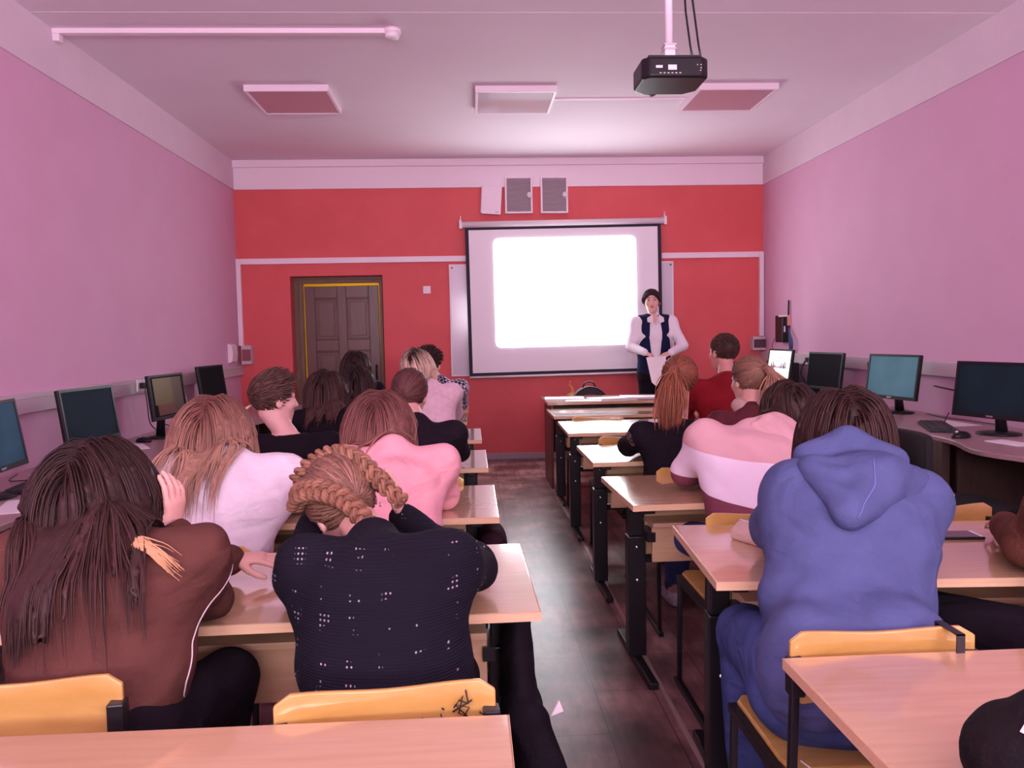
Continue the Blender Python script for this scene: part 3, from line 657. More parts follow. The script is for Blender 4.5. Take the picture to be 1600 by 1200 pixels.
# ------------------------------------------------------------------ small things on the desks
g = empty('phone', (1.385, 2.215, DH), -.08, 'dark phone lying on the desk right of the blue hoodie', 'phone')
MB().bb((-.07, -.038, 0), (.07, .038, .008)).build('body', M['black'], g, bevel=.003)
MB().bb((-.055, -.035, .0078), (.058, .035, .0084)).build('screen', mat('phone_glass', (.05, .035, .06), .08), g)
MB().bb((.058, -.034, .0078), (.067, .034, .0085)).build('end_strip', M['plastic'], g)
g = empty('pencil_case', (.825, 2.20, DH), label='beige cloth pencil case on the desk left of the blue hoodie', cat='pencil case')
m = MB(); P = [(-.045, 0), (.045, 0), (.048, .02), (.03, .048), (-.01, .056), (-.045, .03)]
m.prism(P, -.10, .10, 'y').build('case', mat('beige_cloth', (.62, .45, .38), .8, (.55, .40, .33), 20, bump=.3, bscale=120), g, bevel=.012, seg=3)
MB().tube([(-.01, -.085, .053), (-.012, .09, .054)], .004, 6).build('zip', M['plastic'], g)
g.rotation_euler = (0, 0, .42)
g = empty('handbag', (.715, .955, DH), label='black bag with a white tag standing on the lower right desk', cat='bag')
bagm = mat('black_bag_cloth', (.006, .005, .007), .8, (.014, .006, .006), 9, spec=.15, bump=.4, bscale=90)

# ------------------------------------------------------------------ distance-field modelling (continuous organic surfaces)
def nrm(v): v = np.asarray(v, float); return v/(np.linalg.norm(v)+1e-12)
class SDF:
    def __init__(s, k=.02): s.ops = []; s.k = k
    def cap(s, a, b, ra, rb=None, k=None, sub=False):
        s.ops.append(('c', np.array(a, float), np.array(b, float), ra, ra if rb is None else rb, None, 1, s.k if k is None else k, sub)); return s
    def fcap(s, a, b, u, Ru, Rd, Ru2=None, Rd2=None, k=None, sub=False):
        """flattened capsule: half width Ru along u, Rd across"""
        s.ops.append(('f', np.array(a, float), np.array(b, float), (Ru, Rd), (Ru2 or Ru, Rd2 or Rd), nrm(u), 1, s.k if k is None else k, sub)); return s
    def ell(s, c, r, R=None, k=None, sub=False):
        s.ops.append(('e', np.array(c, float), np.array(r, float), 0, 0, np.eye(3) if R is None else np.asarray(R, float), 1, s.k if k is None else k, sub)); return s
    def bounds(s):
        lo = np.full(3, 1e9); hi = -lo
        for o in s.ops:
            if o[8]: continue
            if o[0] == 'e': r = np.max(o[2]); lo = np.minimum(lo, o[1]-r); hi = np.maximum(hi, o[1]+r)
            else:
                r = max(np.max(o[3]), np.max(o[4])); lo = np.minimum(lo, np.minimum(o[1], o[2])-r); hi = np.maximum(hi, np.maximum(o[1], o[2])+r)
        return lo, hi
    def grid(s, res, disp=None, cuts=()):
        lo, hi = s.bounds(); lo = lo-res*3-.02; hi = hi+res*3+.02
        n = np.ceil((hi-lo)/res).astype(int)+1
        ax = [(lo[i]+res*np.arange(n[i])).astype(np.float32) for i in range(3)]
        D = np.full(n, .2, np.float32)
        for (t, A, B, ra, rb, U, _, k, sub) in s.ops:
            m = k + .05
            if t == 'e': r = np.max(B); l, h = A-r-m, A+r+m
            else: r = max(np.max(ra), np.max(rb)); l, h = np.minimum(A, B)-r-m, np.maximum(A, B)+r+m
            i0 = np.clip(np.floor((l-lo)/res).astype(int), 0, n); i1 = np.clip(np.ceil((h-lo)/res).astype(int)+1, 0, n)
            if np.any(i1 <= i0): continue
            X = ax[0][i0[0]:i1[0], None, None]; Y = ax[1][None, i0[1]:i1[1], None]; Z = ax[2][None, None, i0[2]:i1[2]]
            if t == 'e':
                x, y, z = X-A[0], Y-A[1], Z-A[2]
                q = [U[0][j]*x+U[1][j]*y+U[2][j]*z for j in range(3)]
                k0 = np.sqrt(sum((q[j]/B[j])**2 for j in range(3)))+1e-6; k1 = np.sqrt(sum((q[j]/B[j]**2)**2 for j in range(3)))+1e-6
                d = k0*(k0-1)/k1
            else:
                ba = B-A; L2 = max(float(ba@ba), 1e-9)
                x, y, z = X-A[0], Y-A[1], Z-A[2]
                tt_ = np.clip((x*ba[0]+y*ba[1]+z*ba[2])/L2, 0, 1)
                x = x-tt_*ba[0]; y = y-tt_*ba[1]; z = z-tt_*ba[2]
                if t == 'c': d = np.sqrt(x*x+y*y+z*z)-(ra+(rb-ra)*tt_)
                else:
                    qu = x*U[0]+y*U[1]+z*U[2]; rest = np.maximum(x*x+y*y+z*z-qu*qu, 0)
                    Ru = ra[0]+(rb[0]-ra[0])*tt_; Rd = ra[1]+(rb[1]-ra[1])*tt_
                    k0 = np.sqrt((qu/Ru)**2+rest/Rd**2)+1e-6; k1 = np.sqrt((qu/Ru**2)**2+rest/Rd**4)+1e-6
                    d = k0*(k0-1)/k1
            sl = D[i0[0]:i1[0], i0[1]:i1[1], i0[2]:i1[2]]
            if sub:
                hh = np.clip(.5-.5*(sl+d)/k, 0, 1); sl[...] = sl+(-d-sl)*hh+k*hh*(1-hh)
            else:
                hh = np.clip(.5+.5*(sl-d)/k, 0, 1); sl[...] = sl+(d-sl)*hh-k*hh*(1-hh)
        if disp is not None or cuts:
            X, Y, Z = ax[0][:, None, None], ax[1][None, :, None], ax[2][None, None, :]
            if disp is not None: D += disp(X, Y, Z).astype(np.float32)
            for (pt, nn) in cuts: D = np.maximum(D, (X-pt[0])*nn[0]+(Y-pt[1])*nn[1]+(Z-pt[2])*nn[2])
        s.D, s.lo, s.res, s.n = D, lo, res, n
        return s
    def sample(s, P):
        q = (P-s.lo)/s.res; ok = np.all((q >= 0) & (q < s.n-1.001), axis=1); q = np.clip(q, 0, s.n-1.001); i = q.astype(int); f = q-i; r = 0
        for a in (0, 1):
            for b in (0, 1):
                for c in (0, 1):
                    r = r + s.D[i[:, 0]+a, i[:, 1]+b, i[:, 2]+c]*(f[:, 0] if a else 1-f[:, 0])*(f[:, 1] if b else 1-f[:, 1])*(f[:, 2] if c else 1-f[:, 2])
        return np.where(ok, r, .2)
    def push(s, P, dist):
        d = s.sample(P); m = d < dist
        if m.any():
            Q = P[m]; e = s.res; g = np.stack([s.sample(Q+np.eye(3)[j]*e)-s.sample(Q-np.eye(3)[j]*e) for j in range(3)], 1)
            g /= np.linalg.norm(g, axis=1)[:, None]+1e-9
            dm = dist[m] if np.ndim(dist) else dist; P[m] = Q+g*np.minimum(dm-d[m], .05)[:, None]
        return P
    def mesh(s):
        D = s.D; n = s.n; I = D < 0
        cnt = np.zeros(n-1, np.int8)
        for a in (0, 1):
            for b in (0, 1):
                for c in (0, 1): cnt += I[a:n[0]-1+a, b:n[1]-1+b, c:n[2]-1+c]
        act = (cnt > 0) & (cnt < 8); idx = np.argwhere(act); ids = np.full(n-1, -1, np.int64); ids[act] = np.arange(len(idx))
        acc = np.zeros((len(idx), 3)); num = np.zeros(len(idx))
        cor = [(a, b, c) for a in (0, 1) for b in (0, 1) for c in (0, 1)]
        val = {c: D[idx[:, 0]+c[0], idx[:, 1]+c[1], idx[:, 2]+c[2]].astype(float) for c in cor}
        for c0 in cor:
            for j in range(3):
                if c0[j]: continue
                c1 = list(c0); c1[j] = 1; c1 = tuple(c1); v0, v1 = val[c0], val[c1]; m = (v0 < 0) != (v1 < 0)
                t = np.where(m, v0/(v0-v1+1e-12), 0); p = np.zeros((len(idx), 3)) + np.array(c0); p[:, j] += t
                acc[m] += p[m]; num[m] += 1
        V = s.lo+(idx+acc/num[:, None])*s.res; F = []
        for j in range(3):
            a, b = [(1, 2), (2, 0), (0, 1)][j]
            sl0 = [slice(1, n[i]-1) for i in range(3)]; sl1 = list(sl0); sl0[j] = slice(0, n[j]-1); sl1[j] = slice(1, n[j])
            A, B = I[tuple(sl0)], I[tuple(sl1)]; e = np.argwhere(A != B)
            if len(e) == 0: continue
            flip = A[e[:, 0], e[:, 1], e[:, 2]]; e = e+np.array([0 if i == j else 1 for i in range(3)])
            def cid(da, db): q = e.copy(); q[:, a] += da; q[:, b] += db; return ids[q[:, 0], q[:, 1], q[:, 2]]
            Q = np.stack([cid(-1, -1), cid(0, -1), cid(0, 0), cid(-1, 0)], 1); Q[~flip] = Q[~flip][:, ::-1]; F.append(Q)
        return V, np.concatenate(F)
def mesh_obj(name, V, F, m, parent=None, origin=(0, 0, 0), col=None, smooth=True, relax=0):
    V = np.asarray(V, float)-np.array(origin, float); F = np.asarray(F)
    if relax:
        E = np.unique(np.sort(np.concatenate([F[:, [0, 1]], F[:, [1, 2]], F[:, [2, 3]], F[:, [3, 0]]]), axis=1), axis=0)
        deg = np.bincount(E.ravel(), minlength=len(V))[:, None]
        for _ in range(relax):
            A = np.zeros_like(V); np.add.at(A, E[:, 0], V[E[:, 1]]); np.add.at(A, E[:, 1], V[E[:, 0]]); V = V*.5+.5*A/np.maximum(deg, 1)
    me = bpy.data.meshes.new(name); k = F.shape[1]
    me.vertices.add(len(V)); me.vertices.foreach_set('co', V.ravel().astype(np.float32))
    me.loops.add(F.size); me.loops.foreach_set('vertex_index', F.ravel().astype(np.int32))
    me.polygons.add(len(F)); me.polygons.foreach_set('loop_start', (np.arange(len(F))*k).astype(np.int32))
    me.update(calc_edges=True)
    me.polygons.foreach_set('use_smooth', np.full(len(F), smooth)); me.materials.append(m)
    if col is not None:
        at = me.color_attributes.new('tint', 'FLOAT_COLOR', 'POINT'); at.data.foreach_set('color', np.concatenate([col, np.ones((len(col), 1))], 1).ravel().astype(np.float32))
    o = bpy.data.objects.new(name, me); C.objects.link(o)
    if parent: o.parent = parent
    return o
def wrinkles(seed, amp=.004, sc=1.0, ax=None):
    r = np.random.RandomState(seed); W = []
    for i in range(7):
        d = nrm(r.normal(size=3)+np.array([0, 0, 1.0 if ax is None else 0])); W.append((d*(22+r.rand()*48)*sc, r.rand()*6.28, r.rand()*.6+.4, nrm(r.normal(size=3))*14*sc, r.rand()*6.28))
    def f(X, Y, Z):
        t = 0
        for kx, ph, a, k2, p2 in W:
            t = t + a*(.9-1.5*np.abs(np.sin(.5*(kx[0]*X+kx[1]*Y+kx[2]*Z+ph+1.8*np.sin(k2[0]*X+k2[1]*Y+k2[2]*Z+p2)))))
        return t*amp/2.4
    return f

# materials that read the per-strand natural colour of the hair
def hair_mat():
    m, nt, b, L = newmat('hair'); a = nt.nodes.new('ShaderNodeAttribute'); a.attribute_name = 'tint'
    L.new(a.outputs['Color'], b.inputs['Base Color']); b.inputs['Roughness'].default_value = .5; b.inputs['Specular IOR Level'].default_value = .3
    return m
M['hair'] = hair_mat()
def skin(name, c): 
    m = mat(name, c, .5, tuple(v*.93 for v in c[:3]), 30, bump=.1, bscale=250, bdist=.002)
    b = m.node_tree.nodes['Principled BSDF']; b.inputs['Subsurface Weight'].default_value = .12; b.inputs['Subsurface Radius'].default_value = (.02, .008, .005); b.inputs['Subsurface Scale'].default_value = .5
    return m
M['skin'] = skin('skin_fair', (.78, .44, .37)); M['skin2'] = skin('skin_rosy', (.68, .32, .28)); M['skin3'] = skin('skin_pale', (.80, .47, .42))

def rot(yaw_, pitch_=0, roll_=0):
    """columns: right, forward, up. yaw>0 turns towards +x, pitch>0 looks down, roll>0 tilts towards the right"""
    cy, sy = math.cos(yaw_), math.sin(yaw_); Rz = np.array([[cy, sy, 0], [-sy, cy, 0], [0, 0, 1]])
    c, s_ = math.cos(-pitch_), math.sin(-pitch_); Rx = np.array([[1, 0, 0], [0, c, -s_], [0, s_, c]])
    c, s_ = math.cos(roll_), math.sin(roll_); Ry = np.array([[c, 0, s_], [0, 1, 0], [-s_, 0, c]])
    return Rz @ Rx @ Ry
HS = .94
def head_sdf(s, c, R, ears=True, hs=HS):
    T = lambda p: np.array(c)+R @ (np.array(p, float)*hs); k = .018
    q = lambda r: np.array(r)*hs
    s.ell(T((0, -.014, .028)), q((.076, .096, .086)), R, k=.02)
    s.ell(T((0, .028, -.03)), q((.061, .064, .078)), R, k=.03)
    s.ell(T((0, .045, -.085)), q((.040, .040, .032)), R, k=.03)
    s.ell(T((0, .066, -.104)), q((.020, .018, .014)), R, k=.015)
    for x in (-1, 1):
        s.ell(T((x*.040, .060, -.028)), q((.022, .022, .02)), R, k=.02)
        s.ell(T((x*.031, .098, .004)), q((.019, .014, .012)), R, k=.008, sub=True)
        s.cap(T((x*.014, .088, .020)), T((x*.045, .077, .018)), .007*hs, k=.01)
        if ears:
            s.ell(T((x*.076, -.004, -.012)), q((.009, .018, .031)), R, k=.006)
            s.ell(T((x*.086, .003, -.010)), q((.007, .009, .016)), R, k=.004, sub=True)
    s.cap(T((0, .088, .012)), T((0, .110, -.030)), .0075*hs, .0115*hs, k=.012)
    s.cap(T((-.012, .098, -.034)), T((.012, .098, -.034)), .008*hs, k=.008)
    s.cap(T((-.016, .086, -.060)), T((.016, .086, -.060)), .0065*hs, k=.006)
    s.cap(T((-.013, .083, -.070)), T((.013, .083, -.070)), .0075*hs, k=.006)
def hand_sdf(s, wr, fd, pn, side, curl=.35, spread=.12, sc_=.92, thumb=.9):
    """wr wrist, fd finger direction, pn palm normal (palm side), side +1: thumb on the +cross side"""
    f = nrm(fd); n = nrm(np.array(pn, float)-f*np.dot(pn, f)); t = np.cross(f, n)*side   # t: towards the thumb
    wr = np.array(wr, float); P = lambda a, b, c_: wr+(f*a+t*b+n*c_)*sc_
    s.fcap(P(.012, 0, 0), P(.078, .002, 0), t, .027*sc_, .0135*sc_, .037*sc_, .0125*sc_, k=.008)
    for j, (off, L, r) in enumerate(((.029, .070, .0088), (.010, .079, .0092), (-.009, .073, .0088), (-.027, .057, .0078))):
        a = P(.078, off, 0); sp = spread*(1.2-j*.8); d = nrm(f*math.cos(sp)+t*math.sin(sp)); c_ = curl*(1+.12*j)
        L *= sc_; segs = (.46, .31, .23); ang = 0
        for q, sg in enumerate(segs):
            ang += c_*(.8 if q == 0 else 1.0); dd = d*math.cos(ang)+n*math.sin(ang); b_ = a+dd*L*sg
            s.cap(a, b_, r*sc_*(1-.1*q), r*sc_*(.93-.1*q), k=.0035); a = b_
    a = P(.022, .022, .004); d1 = nrm(f*.70+t*.65*thumb+n*.35); b_ = a+d1*.040*sc_; s.cap(a, b_, .0125*sc_, .0105*sc_, k=.008)
    d2 = nrm(f*.85+t*.35*thumb+n*.35); c2 = b_+d2*.028*sc_; s.cap(b_, c2, .0100*sc_, .0090*sc_, k=.004); d3 = nrm(f*.95+t*.1+n*.3); s.cap(c2, c2+d3*.022*sc_, .0090*sc_, .0075*sc_, k=.004)

# ------------------------------------------------------------------ hair
def tubes_from_paths(P, rad, K=4, flat=.55):
    """P (N,T,3); rad (N,T)"""
    N, T, _ = P.shape; tan = np.gradient(P, axis=1); tan /= np.linalg.norm(tan, axis=2, keepdims=True)+1e-9
    ref = np.zeros_like(tan); ref[..., 1] = 1; ref = ref+.3*np.random.RandomState(3).normal(size=(N, 1, 3))
    u = np.cross(tan, ref); u /= np.linalg.norm(u, axis=2, keepdims=True)+1e-9; v = np.cross(tan, u)
    an = 2*PI*np.arange(K)/K; ring = P[:, :, None, :]+rad[:, :, None, None]*(u[:, :, None, :]*np.cos(an)[None, None, :, None]+flat*v[:, :, None, :]*np.sin(an)[None, None, :, None])
    V = ring.reshape(-1, 3); base = (np.arange(N)[:, None, None]*T+np.arange(T-1)[None, :, None])*K+np.arange(K)[None, None, :]; nx = (np.arange(N)[:, None, None]*T+np.arange(T-1)[None, :, None])*K+((np.arange(K)+1) % K)[None, None, :]
    F = np.stack([base, nx, nx+K, base+K], -1).reshape(-1, 4); return V, F
def ell_out(P, c, R, r, mn=1.0):
    """push points outside an ellipsoid"""
    q = (P-c) @ R; k = np.linalg.norm(q/r, axis=1); m = k < mn
    if m.any(): P[m] = c+(q[m]/(k[m][:, None]+1e-9)*mn) @ R.T
    return P
def scalp_roots(N, rs, hairline=.05, back=-.07):
    out = []
    while len(out) < N:
        d = nrm(rs.normal(size=3)); z = d[2]*.086+.028; y = d[1]*.096-.014
        if y > .055-.35*max(0, .075-z) and z < .085: continue
        if z < back+ (0.03 if y > -.02 else 0): continue
        out.append(d)
    return np.array(out)
def near_tint(P, colr, Vb):
    from mathutils import kdtree
    st = max(1, len(P)//700); Q = P[::st, ::2].reshape(-1, 3); Cc = colr[::st, ::2].reshape(-1, 3); kd = kdtree.KDTree(len(Q))
    for i, q in enumerate(Q): kd.insert(q, i)
    kd.balance(); return np.array([Cc[kd.find(v)[1]] for v in Vb])
def hair(root, org, c, R, style, col_r, col_t, n=500, L=.35, rad=.0035, seed=1, top=None, bias=(0, 0, 0), tie=(0, -.10, .03), spread=.02, part=0.0, base=True, res=.008, hs=HS, volume=1.0, tipmix=.6, body=None, name='hair', face=True, wmax=.12, wgrow=0.0, lean=0.0):
    rs = np.random.RandomState(seed); c = np.array(c, float); rr = np.array((.083, .103, .094))*hs*(.5+.5*volume); cc = c+R @ (np.array((0, -.016, .028))*hs)
    D = scalp_roots(n, rs); P0 = D*rr*.97; T = 16; col_r = np.array(col_r); col_t = np.array(col_t)
    paths = []
    jit = rs.normal(size=(n, 3))
    if style == 'long':
        T = 20; P = cc+P0 @ R.T; vel = D.copy(); sgn = np.where(D[:, 0]-part > 0, 1, -1)
        vel = np.stack([sgn*.9*np.clip(D[:, 2]*1.2, .05, 1)+D[:, 0]*.5, -.25+D[:, 1]*.3, D[:, 2]*.2], 1) @ R.T
        lay = 1.02+.12*rs.rand(n)*volume; st = L*(.80+.3*rs.rand(n))/T; st = st+.012*np.maximum(D[:, 2], 0)
        g = np.array([0, 0, -1.0])+np.array(bias); paths.append(P.copy())
        for t in range(T-1):
            w_ = .32
            vel = vel*(1-w_)+g*w_+jit*.014*(1 if t > 3 else .3); vel /= np.linalg.norm(vel, axis=1)[:, None]
            P = P+vel*st[:, None]
            for _ in range(1):
                q = (P-cc) @ R; kk = np.linalg.norm(q/(rr*lay[:, None]), axis=1); m = kk < 1
                P[m] = cc+(q[m]/(kk[m][:, None]+1e-9)) @ R.T
            # keep the face free
            if face:
                q = (P-c) @ R/hs; m = (q[:, 1] > .035) & (q[:, 2] < .07) & (q[:, 2] > -.16) & (np.abs(q[:, 0]) < .072)
                q[m, 0] = np.where(q[m, 0] >= 0, 1, -1)*.074; P = c+(q*hs) @ R.T
            q = (P-c) @ np.stack([R[:, 0]*np.array([1, 1, 0]), np.zeros(3), np.zeros(3)], 1); wm = (wmax+wgrow*np.clip(c[2]-.05-P[:, 2], 0, 1))*(.75+.25*((lay-1.02)/.12)); q[:, 0] -= lean*np.clip(c[1]-P[:, 1], 0, 1); m = (P[:, 2] < c[2]-.02) & (np.abs(q[:, 0]) > wm)
            if m.any(): ex = np.abs(q[:, 0])-wm; P[m] = P[m]-R[:, 0][None]*np.array([1, 1, 0])*(np.sign(q[:, 0])*ex*.6)[m][:, None]
            # neck
            if top is not None: P = top.push(P, .006+.012*(lay-1)/.17)
            if body is not None: P = body.push(P, .008)
            d = P-paths[-1]; dl = np.linalg.norm(d, axis=1)[:, None]; P = paths[-1]+d/(dl+1e-9)*np.minimum(dl, st[:, None]*2.2)
            vel = .6*vel+.4*(P-paths[-1])/(np.linalg.norm(P-paths[-1], axis=1)[:, None]+1e-9)
            paths.append(P.copy())
    elif style in ('tail', 'up'):
        tp = np.array(tie)*hs; TW = c+R @ tp; T1 = 9; tl = np.linspace(0, 1, T1)
        lay0 = rs.rand(n)[:, None]
        for a in tl:
            q = P0*(1-a)+(tp-np.array((0, -.016, .028))*hs)*a; k = np.linalg.norm(q/rr, axis=1)[:, None]; q = q/k*(1.0+.05*np.sin(PI*a)+.03*lay0)*np.where(a > .9, np.maximum(k, 1), 1)
            paths.append(cc+q @ R.T)
        if style == 'tail':
            T2 = 15; P = paths[-1]; out = nrm(R @ (tp-np.array((0, -.016, .028))*hs)); vel = np.tile(out*.9, (n, 1))+jit*.08; st = L*(.75+.35*rs.rand(n))/T2; tgt = rs.normal(size=(n, 3))*spread
            for t in range(T2):
                vel = vel*.72+(np.array([0, 0, -1.0])+np.array(bias))*.28; vel /= np.linalg.norm(vel, axis=1)[:, None]
                a = min(1, t/5)*(1-.4*max(0, t-8)/7); ctr = P.mean(0); want = ctr+tgt*a
                P = P+vel*st[:, None]; P = P+(want+vel*st[:, None]-P)*.25
                if top is not None: P = top.push(P, .006)
                if body is not None: P = body.push(P, .006)
                paths.append(P.copy())
    elif style == 'short':
        P = cc+P0 @ R.T; vel = D*.55+np.array(bias)[None, :]*1.0; vel = vel @ R.T+jit*.06; vel /= np.linalg.norm(vel, axis=1)[:, None]; T = 6; st = L*(.7+.6*rs.rand(n))*(.35+.65*np.clip(D[:, 2]+.55, 0, 1))/T; paths.append(P.copy())
        for t in range(T-1):
            tz = (np.array(bias)[None, :]*np.ones((n, 1))) @ R.T; vel = vel*.75+tz*.25+np.array([0, 0, -.06]); vel /= np.linalg.norm(vel, axis=1)[:, None]
            P = P+vel*st[:, None]; q = (P-cc) @ R; kk = np.linalg.norm(q/(rr*1.01), axis=1); m = kk < 1; P[m] = cc+(q[m]/(kk[m][:, None]+1e-9)) @ R.T; paths.append(P.copy())
    P = np.stack(paths, 1); T = P.shape[1]; tt_ = np.linspace(0, 1, T)
    rd = rad*(.7+.6*rs.rand(n))[:, None]*np.where(tt_ < .15, .7+2*tt_, 1)[None, :]*np.clip((1.03-tt_)/.35, .12, 1)[None, :]
    V, F = tubes_from_paths(P, rd); K = 4
    br = (.72+.56*rs.rand(n))[:, None, None, None]; mx_ = np.clip((tt_-.0)/tipmix, 0, 1)[None, :, None, None]*np.ones((n, 1, K, 1))
    col = (col_r*(1-mx_)+col_t*mx_)*br
    hi_ = (rs.rand(n) < .25)[:, None, None, None]; col = np.where(hi_, col*1.18+.15*mx_*col_t, col)
    col = col.reshape(-1, 3)
    if base:   # the mass of hair under the outer strands
        b = SDF(.02); b.ell(cc, rr*.985, R, k=.02)
        if style == 'long':
            inner = np.argsort(lay)[:n*6//10]
            for i in rs.choice(inner, min(len(inner), 260), replace=False):
                for t in range(3, T-4, 2):
                    b.cap(P[i, t], P[i, t+2], .0062, .005, k=.005)
        if style == 'tail':
            for i in rs.choice(n, min(n, 14), replace=False):
                for t in range(8, T-4, 2): b.cap(P[i, t], P[i, t+2], .010, .008, k=.012)
        if style != 'long' or face:
            # carve the face free
            b.ell(c+R @ (np.array((0, .085, -.055))*hs), np.array((.062, .055, .105))*hs, R, k=.01, sub=True)
        b.ell(c+R @ (np.array((0, -.06, -.12))*hs), np.array((.07, .05, .055))*hs, R, k=.01, sub=True) if style in ('tail', 'up', 'short') else None
        b.grid(res); Vb, Fb = b.mesh(); dz = np.clip((cc[2]+.09-Vb[:, 2])/max(L, .12)/max(tipmix, .01), 0, 1)[:, None] if style in ('long',) else np.zeros((len(Vb), 1))
        cb = near_tint(P, col.reshape(n, T, K, 3)[:, :, 0], Vb)*.80; F = np.concatenate([F, Fb+len(V)]); V = np.concatenate([V, Vb]); col = np.concatenate([col, cb])
    return mesh_obj(name, V, F, M['hair'], root, org, col)

# ------------------------------------------------------------------ a person
def mid(a, b, t=.5): return np.array(a)*(1-t)+np.array(b)*t
def person(label, pel, sh, sw, by, hc, hr, elL, wrL, elR, wrR, topm, top_name='sweater', legm=None, skinm='skin', res=.011, bres=.009,
           hands=None, knees=None, ankles=None, loose=1.0, wr_amp=.003, seed=1, stand=False, collar=0, back_extra=(), shoes=None, hem=None, hips=1.0, sleeve_to=1.0, ears=True, face_eyes=False, nb=None, cut_neck=None, topgap=.0, leg_name='trousers', legr=1.0, hands_on=(1, 1), chw=.95, armk=.055):
    """pel (x,y,z) pelvis; sh shoulder centre; sw half shoulder width; by body yaw; hc head centre; hr head (yaw,pitch,roll)"""
    org = (pel[0], pel[1], 0); root = empty('person', org, 0, label, 'person', 'seated students' if not stand else None)
    pel, sh, hc = np.array(pel, float), np.array(sh, float), np.array(hc, float); u = np.array([math.cos(by), -math.sin(by), 0]); u2 = u
    if isinstance(sw, tuple): sw, drop = sw; u2 = nrm(u+np.array([0, 0, drop]))
    fwd = np.array([math.sin(by), math.cos(by), 0]); R = rot(*hr)
    SL, SR = sh-u2*sw, sh+u2*sw; elL, elR, wrL, wrR = map(lambda v: np.array(v, float), (elL, elR, wrL, wrR))
    spine = nrm(sh-pel); waist = mid(pel, sh, .42)-fwd*.005; chest = mid(pel, sh, .78)
    nb = sh+np.array([0, .01, .045])*1.0 if nb is None else np.array(nb, float); neckt = hc+R @ (np.array((0, -.022, -.055))*HS)
    # knees and feet
    if knees is None: knees = [pel+fwd*.40+u*s*.11+np.array([0, 0, .0]) for s in (-1, 1)]; knees = [np.array([k[0], k[1], .47]) for k in knees]
    if ankles is None: ankles = [np.array([k[0], k[1]+(-.02 if not stand else 0), .085]) for k in knees]
    knees = [np.array(k, float) for k in knees]; ankles = [np.array(a, float) for a in ankles]
    # ---- body
    b = SDF(.018)
    head_sdf(b, hc, R, ears); b.cap(neckt, nb, .046, .046, k=.015)
    b.fcap(chest, sh, u, sw*.80, .075, sw*.72, .06); b.fcap(pel, chest, u, .13, .085, sw*.78, .08)
    for s_, S_, e, w_, i in ((-1, SL, elL, wrL, 0), (1, SR, elR, wrR, 1)):
        b.cap(S_, e, .040, .034); b.cap(e, w_, .034, .024)
        h = hands[i] if hands else None
        d = nrm(w_-e) if h is None else nrm(h[0]); pn = (0, 0, -1) if h is None else h[1]; cu = .35 if h is None else h[2]
        # thumb side: right hand palm down pointing forward has its thumb to the left
        sd = (1 if i == 1 else -1)
        if hands_on[i]: hand_sdf(b, w_, d, pn, sd, cu, spread=(h[3] if h is not None and len(h) > 3 else .1))
    for i, s_ in enumerate((-1, 1)):
        hp = pel+u*s_*.075; b.cap(hp, knees[i], .060, .045, k=.03); b.cap(knees[i], ankles[i], .043, .03)
    b.grid(bres); V, F = b.mesh(); body = mesh_obj('body', V, F, M[skinm], root, org, relax=1)
    # ---- clothing
    t = SDF(.03); L = loose
    t.fcap(pel+spine*.02, waist, u, .150*hips, .105*hips*L, .142*hips, .098*L, k=.04); t.fcap(waist, chest, u, .142*hips*L, .098*L, sw*chw*L, .108*L, k=.04)
    t.fcap(chest, sh-np.array([0, 0, .03]), u2, sw*chw*L, .108*L, sw*(chw-.06), .085, k=.04)
    t.cap(SL, SR, .052*L, k=.03); t.cap(sh-np.array([0, .005, 0]), nb-np.array([0, .004, .004]), .072, .062, k=.03)
    for S_, e, w_ in ((SL, elL, wrL), (SR, elR, wrR)):
        we = mid(e, w_, min(1, sleeve_to)) if sleeve_to > 0 else None
        t.cap(S_, e, .052*L, .047*L, k=armk)
        if we is not None: t.cap(e, we, .047*L, (.034 if sleeve_to >= .9 else .042)*L, k=.02)
    for p, r in back_extra: t.ell(p, r, k=.04)
    if cut_neck is not None: t.ell(cut_neck[0], cut_neck[1], k=.006, sub=True)
    cuts = []
    if hem is not None: cuts.append(((0, 0, hem), (0, 0, -1)))
    t.grid(res, disp=wrinkles(seed, wr_amp), cuts=cuts); V, F = t.mesh(); topo = mesh_obj(top_name, V, F, topm, root, org, relax=1)
    # ---- trousers, shoes
    if legm is not None:
        g = SDF(.03)
        g.fcap(pel+np.array([0, 0, .03]), pel+np.array([0, 0, -.02]), u, .148*hips, .10*hips, .150*hips, .10*hips, k=.04)
        for i, s_ in enumerate((-1, 1)):
            g.cap(pel+u*s_*.08, knees[i], .078*hips*legr, .060*legr, k=.04); g.cap(knees[i], ankles[i]+np.array([0, 0, .02]), .058*legr, .042*legr, k=.02)
        g.grid(max(res, .013), disp=wrinkles(seed+50, .003)); V, F = g.mesh(); mesh_obj(leg_name, V, F, legm, root, org, relax=1)
        for i in (0, 1):
            a = ankles[i]; s2 = SDF(.02); s2.fcap((a[0], a[1]-.03, .04), (a[0], a[1]+.13, .03), (1, 0, 0), .036, .038, .042, .028); s2.cap((a[0], a[1]-.02, .085), (a[0], a[1]+.01, .05), .04, .038)
            s2.grid(.009, cuts=[((0, 0, .002), (0, 0, -1))]); V, F = s2.mesh(); so = mesh_obj('shoe', V, F, shoes or M['blackmatte'], root, org, relax=1)
    return root, org, R, t, b
